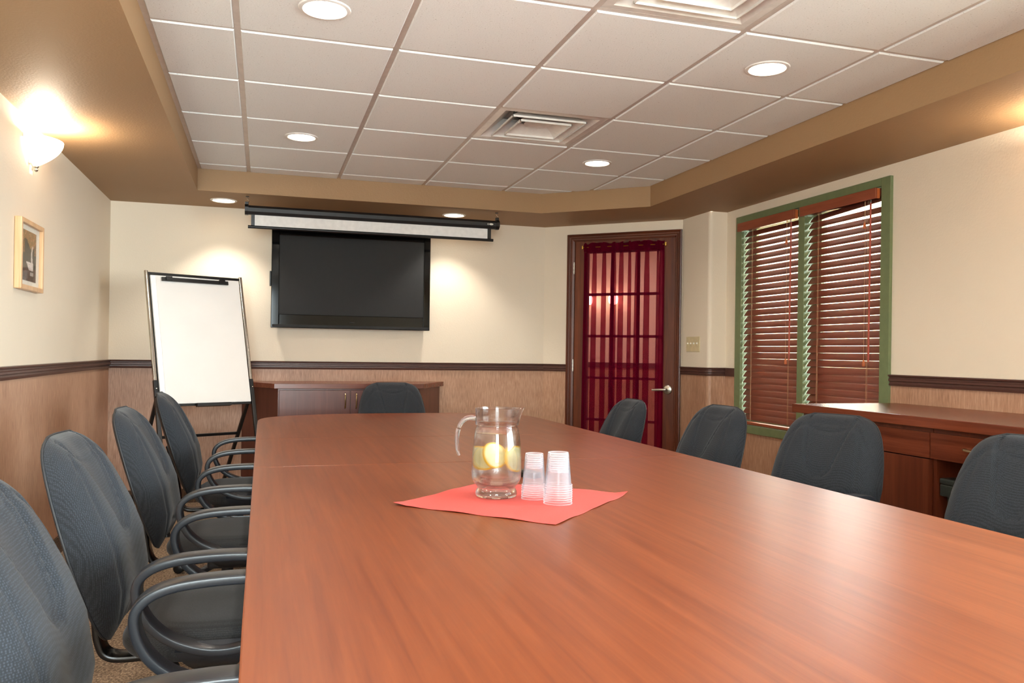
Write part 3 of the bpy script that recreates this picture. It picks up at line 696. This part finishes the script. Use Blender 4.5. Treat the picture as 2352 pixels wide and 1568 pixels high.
for j in range(41):
    v = j/40; h = lerp(.798, zt2-.012, v); row = []
    for i in range(21):
        u = i/20; x = lerp(-.268, .298, u)
        w = .0195+.0028*math.sin(j*.9+2.2*math.sin(u*4))*max(0, (v-.35))**1.2+.0012*math.sin(u*7+j*.31)*v
        row.append(bm.verts.new(Vector((x, (h-.790)*bk, h))+nrm*w))
    rows.append(row)
for a, b in zip(rows, rows[1:]):
    for i in range(20): bm.faces.new((a[i], a[i+1], b[i+1], b[i]))
obj('top_sheet', bm, 'paper', t2, True)

# ------------------------------------------------------------------ framed picture
t = thing('framed_picture', 'small framed waterfall picture in pale wood frame on the wall', 'picture', (XL, 4.355, 1.583))
a, b = .197, .163; fw = .022
for q in ((-a, -a+fw, -b, b), (a-fw, a, -b, b)): obj('frame_side', B(.001, .032, *q, .004), 'frame_wood', t)
for q in ((-a+fw, a-fw, -b, -b+fw), (-a+fw, a-fw, b-fw, b)): obj('frame_side', B(.001, .032, *q, .004), 'frame_wood', t)
obj('mat_board', B(.002, .014, -a+fw, a-fw, -b+fw, b-fw), 'mat_board', t)
bm = nb(); nx_, ny_ = 44, 56; py, pz = .118, .118
vs_ = [[bm.verts.new((.0146, lerp(-py, py, i/nx_), lerp(-pz+.0, pz, j/ny_))) for i in range(nx_+1)] for j in range(ny_+1)]
for j in range(ny_):
    for i in range(nx_): bm.faces.new((vs_[j][i], vs_[j][i+1], vs_[j+1][i+1], vs_[j+1][i]))
k = N('picture_print', .5); ca_ = k.add('ShaderNodeVertexColor'); ca_.layer_name = 'print'; k.color(ca_.outputs['Color'])
pic = obj('print', bm, 'picture_print', t)
att = pic.data.color_attributes.new('print', 'FLOAT_COLOR', 'POINT')
def picture(u, v):
    n = math.sin(u*23+3*math.sin(v*17))*math.sin(v*29+2*math.sin(u*19)); m = random.random()
    c = (44, 40, 28) if n < .2 else (66, 56, 34)
    if v > .74+.10*math.sin(u*7): c = [(172, 116, 60), (150, 104, 52), (122, 112, 52), (186, 132, 84)][int(m*4)]
    elif v > .55 and (u < .16 or u > .86): c = [(150, 100, 52), (96, 74, 40)][int(m*2)]
    if v < .26: c = [(58, 44, 32), (84, 48, 36), (48, 46, 36), (104, 70, 52)][int(m*4)]
    e = .72+.05*math.sin(v*9); w = .03+.10*max(0, .72-v)
    if .36 < v < .72 and abs(u-e+.18*max(0, .45-v)*2) < w: c = (214, 200, 190) if m < .8 else (180, 166, 156)
    if .22 < v < .38 and .28+(.38-v)*1.2 < u < .78: c = (218, 206, 198) if m < .85 else (150, 140, 130)
    if .12 < v < .18 and .55 < u < .8: c = (170, 160, 150)
    return lin(c)
i = 0
for j in range(ny_+1):
    for q in range(nx_+1): att.data[i].color = picture(q/nx_, j/ny_); i += 1
obj('glazing', B(.016, .018, -a+fw, a-fw, -b+fw, b-fw), 'picture_glass', t)

# ------------------------------------------------------------------ cabinet under the television (angled ends)
t = thing('back_cabinet', 'dark cherry two door cabinet with angled ends below the television', 'cabinet', (.619, 6.03, 0))
dep = YB-.018-6.03
def trap(o): return [(-.538+o, o), (.538-o, o), (.80-o*1.2, dep), (-.80+o*1.2, dep)]
obj('top', prism(nb(), trap(0), .878, .914, .002), 'back_cabinet_top_wood', t)
bm = nb(); prism(bm, trap(.028), .09, .878); prism(bm, trap(.07), 0, .09); obj('body', bm, 'back_cabinet_wood', t)
for s, (xa, xb) in zip((-1, 1), ((-.503, -.003), (.003, .503))):
    dd = obj('door', B(xa, xb, .008, .028, .10, .866, .002), 'back_cabinet_wood', t)
    obj('handle', tube(nb(), smooth_path([(s*.04, .008, .845), (s*.04, -.02, .835), (s*.04, -.028, .79), (s*.04, -.02, .745), (s*.04, .008, .735)], 5), .0055, 8), 'pull_metal', dd, True)
obj('corner_strip', B(-.512, -.505, .012, .03, .09, .878), 'back_cabinet_wood', t); obj('corner_strip', B(.505, .512, .012, .03, .09, .878), 'back_cabinet_wood', t)

# ------------------------------------------------------------------ credenza along the right wall
ct = obj('worktop', B(2.645, XR-.004, .45, 3.625, .870, .914, .003), 'cabinet_wood_long'); tag(ct, 'long cherry worktop over the credenza under the window', 'worktop')
def unit(y0, y1, kind, label):
    t = thing('credenza_unit', label, 'cabinet', (2.672, (y0+y1)/2, 0), 0, 'credenza units'); h = (y1-y0)/2; X1 = XR-.014-2.672
    bm = nb(); box(bm, .02, X1, -h, -h+.018, 0, .866); box(bm, .02, X1, h-.018, h, 0, .866); box(bm, X1-.01, X1, -h+.018, h-.018, .0, .866); box(bm, .02, X1-.01, -h+.018, h-.018, .08, .098); box(bm, .06, .075, -h+.018, h-.018, 0, .08); box(bm, .02, .06, -h+.018, h-.018, .848, .866); obj('carcass', bm, 'cabinet_wood', t)
    d = obj('drawer', B(0, .02, -h+.002, h-.002, .742, .850, .001), 'cabinet_wood_long', t)
    obj('handle', tube(nb(), smooth_path([(0, -.06, .80), (-.022, -.05, .80), (-.03, 0, .798), (-.022, .05, .80), (0, .06, .80)], 5), .0055, 8), 'pull_metal', d, True)
    if kind == 'door':
        for ya, yb, s in ((-h+.002, -.0015, -1), (.0015, h-.002, 1)):
            dd = obj('door', B(0, .02, ya, yb, .10, .737, .001), 'cabinet_wood', t)
            obj('handle', tube(nb(), smooth_path([(0, s*.05, .70), (-.022, s*.05, .69), (-.03, s*.05, .65), (-.022, s*.05, .61), (0, s*.05, .60)], 5), .0055, 8), 'pull_metal', dd, True)
    return t
unit(2.737, 3.590, 'door', 'cherry credenza unit with drawer and closed doors, below the window')
unit(2.25, 2.733, 'open', 'cherry credenza unit with drawer over an open bay holding a bin')
unit(1.25, 2.246, 'door', 'cherry credenza unit with closed doors beyond the open bay')
t = thing('waste_bin', 'black plastic bin with flat lid in the open credenza bay', 'bin', (2.842, 2.530, .0985))
bm = nb(); n = bmesh.new(); prism(n, [(-.13, -.17), (.13, -.17), (.13, .17), (-.13, .17)], 0, .49, 0)
for v in n.verts:
    if v.co.z < .1: v.co.x *= .86; v.co.y *= .86
bmesh.ops.bevel(n, geom=[e for e in n.edges if abs(e.verts[0].co.z-e.verts[1].co.z) > .1], offset=.02, segments=3, affect='EDGES'); merge(bm, n); obj('body', bm, 'bin_black', t)
obj('rim', B(-.14, .14, -.18, .18, .49, .54, .006), 'bin_black', t); obj('lid', B(-.142, .142, -.182, .182, .54, .565, .008), 'bin_black', t)

# ------------------------------------------------------------------ conference table
tb = thing('conference_table', 'long cherry conference table with bowed end in the room middle', 'table', (0, 0, 0))
def table_outline():
    L, R, mid = -.026, 1.715, .845; pts = []
    def arc_end(y_side, bow, sgn):
        o = []
        for i in range(25):
            u = -1+2*i/24; x = mid+u*(R-L)/2
            o.append((x, u))
        return o
    # far end : superellipse bow with tight shoulders
    far = []
    for i in range(41):
        u = -1+2*i/40; a = u*PI/2
        x = mid+(R-L)/2*math.copysign(abs(math.sin(a))**.80, a); y = 4.78+.69*max(0, math.cos(a))**.42*(1-.10*abs(math.sin(a))**2)
        far.append((x, y))
    far[0] = (L, 4.70); far[-1] = (R, 4.55 if False else 4.70)
    near = [(2*mid-x, 2*2.9-.0-y+.2) for x, y in far]
    return far, near
far, near = table_outline()
SE = [3.96, 3.02]
def piece(name, pts):
    n = bmesh.new(); prism(n, pts, .705, .740, .003, 2); return obj(name, n, 'table_wood', tb)
L, R = -.026, 1.715
piece('top_panel', [(L, SE[0]+.0008)]+far+[(R, SE[0]+.0008)])
piece('top_panel', [(L, SE[1]+.0012), (L, SE[0]-.0008), (R, SE[0]-.0008), (R, SE[1]+.0012)])
piece('top_panel', [(R, SE[1]-.0012)]+near+[(L, SE[1]-.0012)])
for y in (1.55, 4.4):
    obj('pedestal', B(.55, 1.14, y-.30, y+.30, 0, .70, .004), 'table_wood', tb)
obj('modesty_beam', B(.80, .89, 1.86, 4.09, .40, .70, .002), 'table_wood', tb)

# ------------------------------------------------------------------ napkin, pitcher, cups, remote
bm = nb(); q = [Vector((.345, 2.205)), Vector((.687, 1.860)), Vector((1.050, 2.222)), Vector((.690, 2.535))]
nn = 36; rows = []
for j in range(nn+1):
    row = []
    for i in range(nn+1):
        u, v = i/nn, j/nn; p = q[0]*(1-u)*(1-v)+q[1]*u*(1-v)+q[2]*u*v+q[3]*(1-u)*v
        e = min(u, v, 1-u, 1-v); lift = .0014+.0022*max(0, 1-e/.10)*(1+math.sin(u*19+v*13))*.5
        cor = max(0, 1-(min(math.hypot(1-u, 1-v), math.hypot(u, v))/.08)); lift += .006*cor
        w = .004*math.sin(v*25+u*3)*max(0, 1-e/.05); row.append(bm.verts.new((p.x+w*.5, p.y+w, .7403+lift)))
    rows.append(row)
for a, b in zip(rows, rows[1:]):
    for i in range(nn): bm.faces.new((a[i], a[i+1], b[i+1], b[i]))
low = [[bm.verts.new(v.co-Vector((0, 0, .0007))) for v in row] for row in rows]
for a, b in zip(low, low[1:]):
    for i in range(nn): bm.faces.new((a[i], b[i], b[i+1], a[i+1]))
for i in range(nn):
    bm.faces.new((rows[0][i+1], rows[0][i], low[0][i], low[0][i+1])); bm.faces.new((rows[nn][i], rows[nn][i+1], low[nn][i+1], low[nn][i]))
    bm.faces.new((rows[i][0], rows[i+1][0], low[i+1][0], low[i][0])); bm.faces.new((rows[i+1][nn], rows[i][nn], low[i][nn], low[i+1][nn]))
tag(obj('napkin', bm, 'napkin_cloth', None, True), 'coral red cloth napkin laid flat under the pitcher and cups', 'napkin')

pc = thing('water_pitcher', 'clear glass pitcher of lemon water on the red napkin', 'pitcher', (.652, 2.262, .7428), 0)
ZK = 1.0
outer = [(0, .0), (.050, .0), (.058, .003), (.061, .010), (.058, .020), (.054, .026), (.058, .033), (.066, .041), (.0715, .055), (.0725, .08), (.0715, .12), (.068, .16), (.0645, .185), (.0615, .198), (.0590, .203), (.0592, .206), (.0632, .2085), (.0636, .213), (.0634, .23), (.0638, .25), (.0646, .2555)]
inner = [(.0628, .2560), (.0614, .25), (.0606, .23), (.0602, .213), (.0566, .204), (.0584, .197), (.0618, .184), (.0652, .16), (.0687, .12), (.0697, .08), (.0687, .056), (.063, .045), (.050, .036), (.03, .032), (0, .032)]
bm = nb(); lathe(bm, outer+inner, 64)
ang = -.10     # spout direction
for v in bm.verts:                     # pull the spout
    if v.co.z > .205:
        a = math.atan2(v.co.y, v.co.x)-ang; a = (a+PI) % (2*PI)-PI
        k_ = math.exp(-(a/.28)**2)*((v.co.z-.205)/.05)**1.5
        v.co += Vector((math.cos(ang), math.sin(ang), .12))*.017*k_
bmesh.ops.recalc_face_normals(bm, faces=bm.faces[:])
obj('glass_body', bm, 'clear_glass', pc, True)
ha = PI-.30
hp = [Vector((r*math.cos(ha), r*math.sin(ha), z)) for r, z in ((.0625, .226), (.078, .2275), (.094, .222), (.107, .207), (.114, .185), (.116, .16), (.114, .135), (.108, .118))]
obj('handle', sweep(nb(), [tuple(p) for p in smooth_path(hp, 5)], rrect(.019, .013, .0055, 3), up=(math.sin(ha)*0, 0, 1) if False else None, scales=[1.15-.45*i/35 for i in range(36)]), 'clear_glass', pc, True)
obj('water', lathe(nb(), [(0, .0325)]+[(r-.0003, z) for r, z in inner[::-1][2:-5] if z < .185]+[(.0622, .1835), (.061, .186), (0, .186)], 48), 'water', pc, True)
def lemon(loc, rot, r=.031, th=.006, half=False):
    n = 28; bm = nb(); t = thing('lemon_slice', None, 'lemon', loc)
    bm = nb(); lathe(bm, [(r*.9, -th/2), (r, -th/2), (r, th/2), (r*.9, th/2)], n, close=True); o = obj('rind', bm, 'lemon_rind', t, True)
    b2 = nb(); lathe(b2, [(0, -th/2+.0003), (r*.9, -th/2+.0003), (r*.9, th/2-.0003), (0, th/2-.0003)], n); o2 = obj('flesh', b2, 'lemon_flesh', t, True)
    t.rotation_euler = rot; return t
for i, (lo, ro, lab) in enumerate((((-.014, -.022, .122), (1.25, .15, .35), 'round lemon slice facing out in the pitcher water'), ((-.030, .012, .110), (1.0, -.4, .1), 'lemon slice half hidden behind another in the pitcher water'), ((.038, -.015, .110), (1.2, .95, .5), 'tilted lemon slice seen edge on in the pitcher water'))):
    l = lemon((.652+lo[0], 2.262+lo[1], .7428+lo[2]), ro, .037 if i != 1 else .036); l['label'] = lab; l['group'] = 'lemon slices'

CH = .092
def cup_mesh(r_top, r_bot):       # standing upside down: mouth at z=0
    bm = nb(); lathe(bm, [(r_bot-.0012, .0002), (r_bot+.0018, .0004), (r_bot+.0022, .0016), (r_bot+.0018, .0030), (r_bot-.0008, .0034), (lerp(r_bot, r_top, .30), CH*.30), (lerp(r_bot, r_top, .66), CH*.66), (r_top+.0006, CH*.95), (r_top-.0006, CH*.955), (r_top-.0010, CH), (r_top-.003, CH), (r_top-.0042, CH-.003), (0, CH-.0035)], 40)
    for f in bm.faces:
        z = f.calc_center_median().z
        if z < .0034 or .945*CH < z < .985*CH: f.material_index = 1
    return bm
for (x, y, nc, rb, rt, lab, grp) in ((.748, 2.207, 7, .0338, .0262, 'clear plastic cup in the shorter upside down stack beside the pitcher', 'cups in the shorter stack'), (.790, 2.122, 9, .0385, .0292, 'clear plastic cup in the taller upside down stack on the napkin', 'cups in the taller stack')):
    first = None
    for i in range(nc):
        if first is None: first = obj('plastic_cup', cup_mesh(rt, rb), ['cup_plastic', 'cup_rim'], None, True); o = first
        else: o = first.copy(); C.objects.link(o)
        o.location = (x+random.uniform(-.0004, .0004), y, .7426+.0063*i); tag(o, ('lowest ' if i == 0 else 'topmost ' if i == nc-1 else '')+lab, 'cup', grp)
t = thing('remote_control', 'small black remote lying on the table behind the pitcher', 'remote', (.845, 2.64, .7402), .5)
obj('body', B(-.022, .022, -.08, .08, 0, .020, .005), 'black_plastic', t); obj('keys', B(-.014, .014, -.05, .05, .0195, .022, .001), 'bin_black', t)

# ------------------------------------------------------------------ chairs
OUT = [(0, .130), (.01, .158), (.04, .184), (.1, .206), (.2, .224), (.32, .233), (.45, .238), (.6, .232), (.72, .222), (.82, .208), (.89, .193), (.935, .176), (.965, .156), (.985, .130), (1, .100)]
BZ0, BZ1 = .445, .945
def bxc(v): return -.238-.158*v            # straight leaning edge plane
LUMB = [(0, .028), (.10, .058), (.25, .092), (.45, .108), (.60, .103), (.78, .085), (.90, .072), (1, .050)]
def bpos(t, v, f):
    """f = 1 is the front surface, f <= 0 measures backwards in metres"""
    e = (1-abs(2*v-1)**7)**.5; d = (1-abs(t)**3.6)**.5; y = t*interp(OUT, v)
    k = (interp(LUMB, v)*e*d*(1-.10*math.exp(-(t/.35)**2))) if f > 0 else f*e*d
    return Vector((bxc(v)+k+.012*t*t, y, lerp(BZ0, BZ1, v)))
def groove(y, v):
    a = abs(y); g = 0
    if v > .49:
        hwid = (.042+.066*((v-.49)/.51))*min(1, math.sqrt((v-.49)/.07)); d = a-hwid
        g += .0105*math.exp(-(d/.0065)**2)
        if d < 0 and v < .97: g += .011*min(1, -d/.02)*min(1, (.97-v)/.05)
    if v > .55:
        s_ = (a-.115)/.10
        if s_ > -.1: dv = (v-(.90-.28*max(0, s_)**1.6))*.5; g += .004*math.exp(-(dv/.0065)**2)
    if a < .11: g += .004*math.exp(-(((v-.86-.05*(a/.1)**2)*.5)/.006)**2)
    ts = a/max(.05, interp(OUT, v))
    g += .0045*math.exp(-((ts-.70)/.035)**2)*(1 if .08 < v < .93 else 0)
    if v < .3: g += .003*math.exp(-(((v-.16+.6*a*a*8)*.5)/.007)**2)*(1 if a < .12 else 0)
    return g
def chair_proto():
    t = thing('office_chair', 'x', 'chair')
    NT, NV = 70, 80
    bm = nb(); fr = []; br = []
    for j in range(NV+1):
        vv = j/NV; vv = .5-.5*math.cos(PI*vv)*(.55+.45*abs(math.cos(PI*vv))) if False else (vv*.9+.1*(.5-.5*math.cos(PI*vv)))
        rf, rb = [], []
        for i in range(NT+1):
            tt = math.sin((-1+2*i/NT)*PI/2)*.35+(-1+2*i/NT)*.65
            p = bpos(tt, vv, 1); p.x -= groove(p.y, vv)*(1-abs(tt)**8)
            rf.append(bm.verts.new(p)); 
        for i in range(NT+1):
            tt = math.sin((-1+2*i/NT)*PI/2)*.35+(-1+2*i/NT)*.65
            edge = i in (0, NT) or j in (0, NV)
            rb.append(rf[i] if edge else bm.verts.new(bpos(tt, vv, -.008)))
        fr.append(rf); br.append(rb)
    for j in range(NV):
        for i in range(NT):
            bm.faces.new((fr[j][i], fr[j][i+1], fr[j+1][i+1], fr[j+1][i]))
            try: bm.faces.new((br[j][i], br[j+1][i], br[j+1][i+1], br[j][i+1]))
            except ValueError: pass
    bmesh.ops.recalc_face_normals(bm, faces=bm.faces[:])
    bk = obj('backrest', bm, 'chair_fabric', t, True)
    for p in bk.data.polygons: p.use_smooth = True
    loop = [bpos(-1, j/40, 0) for j in range(41)]+[bpos(-1+2*i/8, 1, 0) for i in range(1, 8)]+[bpos(1, 1-j/40, 0) for j in range(41)]+[bpos(1-2*i/8, 0, 0) for i in range(1, 8)]
    bm = nb(); sweep(bm, [p+Vector((-.004, 0, 0)) for p in loop], circ(.0036, 6), up=(1, 0, 0), closed=True); obj('piping', bm, 'chair_shell', bk, True)
    bm = nb(); rows = []
    for f in (-.009, -.022):
        for j in range(21): rows.append([bm.verts.new(bpos(.95*(-1+2*i/16), .03+.94*j/20, f)) for i in range(17)])
    for base in (0, 21):
        for j in range(20):
            for i in range(16): bm.faces.new((rows[base+j][i], rows[base+j][i+1], rows[base+j+1][i+1], rows[base+j+1][i]))
    bmesh.ops.recalc_face_normals(bm, faces=bm.faces[:])
    obj('back_shell', bm, 'chair_shell', t, True)
    # seat cushion: rounded superellipse pad
    bm = nb(); rings = []; n = 48
    prof = [(.0, .487), (.35, .486), (.65, .482), (.85, .474), (.95, .460), (1.0, .440), (1.0, .425), (.96, .410), (.80, .402), (0, .402)]
    for r_, z in prof:
        if r_ == 0: rings.append([bm.verts.new((0, 0, z))]); continue
        row = []
        for i in range(n):
            a = 2*PI*i/n; ex = .62
            x = .235*math.copysign(abs(math.cos(a))**ex, math.cos(a))*r_; y = (.245 if x > -.1 else .245-.25*(-.1-x)*.8)*math.copysign(abs(math.sin(a))**ex, math.sin(a))*r_
            row.append(bm.verts.new((x+.022, y, z-(.03*max(0, (x-.13)/.1)**2 if z > .43 else 0)+.006*(y/.24)**2*(1 if r_ < .9 else 0))))
        rings.append(row)
    for A, D in zip(rings, rings[1:]):
        for i in range(n):
            j = (i+1) % n
            if len(A) == 1: bm.faces.new((A[0], D[i], D[j]))
            elif len(D) == 1: bm.faces.new((A[i], D[0], A[j]))
            else: bm.faces.new((A[i], D[i], D[j], A[j]))
    bmesh.ops.recalc_face_normals(bm, faces=bm.faces[:])
    obj('seat', bm, 'seat_fabric', t, True)
    obj('seat_plate', B(-.12, .12, -.10, .10, .375, .402, .006), 'chair_plastic', t)
    obj('tilt_mechanism', B(-.07, .10, -.055, .055, .335, .375, .01), 'chair_plastic', t)
    # bent flat bar from seat to back
    pth = smooth_path([(-.05, 0, .365), (-.20, 0, .353), (-.262, 0, .362), (-.284, 0, .405), (-.292, 0, .47), (-.315, 0, .57), (-.345, 0, .68)], 6)
    obj('back_support', sweep(nb(), [tuple(p) for p in pth], rrect(.064, .018, .006), up=(0, 1, 0) if False else None), 'chair_metal', t, True)
    # loop arms
    arm = smooth_path([(.215, 0, .640), (.13, 0, .674), (.0, 0, .676), (-.09, 0, .662), (-.136, 0, .628), (-.138, 0, .578), (-.110, 0, .522), (-.055, 0, .478), (.03, 0, .452), (.12, 0, .464), (.19, 0, .515), (.225, 0, .585)], 7, True)
    bm = nb(); sc_ = [1.0]*len(arm); sweep(bm, [tuple(p) for p in arm], rrect(.021, .054, .005, 3), up=(0, 1, 0), closed=True)
    a0 = obj('armrest', bm, 'chair_plastic', t, True); a0.location = (0, -.280, 0)
    bm = nb(); n_ = 9; rows = []
    for i in range(n_+1):
        u = i/n_; w = lerp(.085, .030, min(1, u*1.5))
        z = .463-.085*math.sin(u*PI/2); y = .0+.16*(1-math.cos(u*PI/2))
        rows.append([bm.verts.new((.03+sx*w, y+dy, z+dz)) for sx, dy, dz in ((-1, -.010, -.010), (1, -.010, -.010), (1, .010, .008), (-1, .010, .008))])
    for A, D in zip(rows, rows[1:]):
        for i in range(4): bm.faces.new((A[i], A[(i+1) % 4], D[(i+1) % 4], D[i]))
    bm.faces.new(rows[0][::-1]); bm.faces.new(rows[-1]); bmesh.ops.recalc_face_normals(bm, faces=bm.faces[:])
    obj('arm_bracket', bm, 'chair_plastic', a0, True)
    a1 = a0.copy(); C.objects.link(a1); a1.parent = t; a1.location = (0, .280, 0)
    b1 = a0.children[0].copy(); b1.data = b1.data.copy(); C.objects.link(b1); b1.parent = a1
    for v in b1.data.vertices: v.co.y *= -1
    b1.data.flip_normals()
    # column, star base, casters
    obj('gas_column', lathe(nb(), [(0, .335), (.022, .335), (.022, .22), (.030, .215), (.030, .09), (0, .09)], 20), 'chair_plastic', t, True)
    obj('base_hub', lathe(nb(), [(0, .125), (.04, .125), (.052, .11), (.052, .07), (.035, .062), (0, .062)], 24), 'chair_plastic', t, True)
    for q_ in range(5):
        a = 2*PI*q_/5+.35; c_, s_ = math.cos(a), math.sin(a)
        bm = nb(); pts = [(.04, .098), (.15, .097), (.25, .090), (.292, .085)]
        sweep(bm, [(c_*r, s_*r, z) for r, z in pts], rrect(.046, .030, .010, 2), scales=[1, .95, .85, .8])
        lg = obj('base_leg', bm, 'chair_plastic', t, True)
        bm = nb(); px_, py_ = c_*.290, s_*.290; w = Vector((-s_, c_, 0))
        for s in (-1, 1):
            n = bmesh.new(); lathe(n, [(0, -.0085), (.020, -.0085), (.0255, -.005), (.0265, 0), (.0255, .005), (.020, .0085), (0, .0085)], 18)
            mt = Matrix.Translation(Vector((px_+c_*.012, py_+s_*.012, .0265))+w*.015*s) @ Matrix.Rotation(a, 4, 'Z') @ Matrix.Rotation(PI/2, 4, 'X'); merge(bm, n, 0, mt)
        n = bmesh.new(); lathe(n, [(0, .078), (.017, .076), (.022, .060), (.020, .040), (.012, .034), (0, .034)], 14, (px_+c_*.004, py_+s_*.004, 0)); merge(bm, n)
        obj('caster', bm, 'black_plastic', lg, True)
    return t
def copy_tree(o, parent=None):
    c = o.copy(); C.objects.link(c); c.parent = parent
    for chd in list(o.children): copy_tree(chd, c)
    return c
proto = chair_proto()
CHAIRS = [
 (-.105, 1.56, 0, 'blue grey fabric chair at the table end, furthest along from the flip chart'),
 (-.120, 2.36, -3, 'blue grey fabric chair third from the flip chart on the picture wall side'),
 (-.120, 3.34, -2, 'blue grey fabric chair second from the flip chart on the picture wall side'),
 (-.105, 4.42, 0, 'blue grey fabric chair next to the flip chart easel on the picture wall side'),
 (.872, 5.36, -90, 'dark grey fabric chair at the table head, in front of the two door cabinet'),
 (1.735, 4.42, 180, 'dark grey fabric chair nearest the glazed door on the window side'),
 (1.785, 3.48, 184, 'blue grey fabric chair facing the table in front of the switch and window edge'),
 (1.975, 2.74, 203, 'blue grey fabric chair turned from the table, in front of window and credenza corner'),
 (1.985, 1.88, 194, 'blue grey fabric chair in front of the open credenza bay with the bin'),
]
for i, (x, y, a, lab) in enumerate(CHAIRS):
    c = proto if i == 0 else copy_tree(proto)
    c.location = (x, y, 0); c.rotation_euler = (0, 0, math.radians(a)); c['label'] = lab; c['group'] = 'office chairs around the table'
    lift = (-.008, -.008, -.008, -.006, -.004, -.048, -.026, -.022, -.022)[i]
    for chd in c.children:
        if not chd.name.startswith(('base', 'gas')): chd.location.z += lift
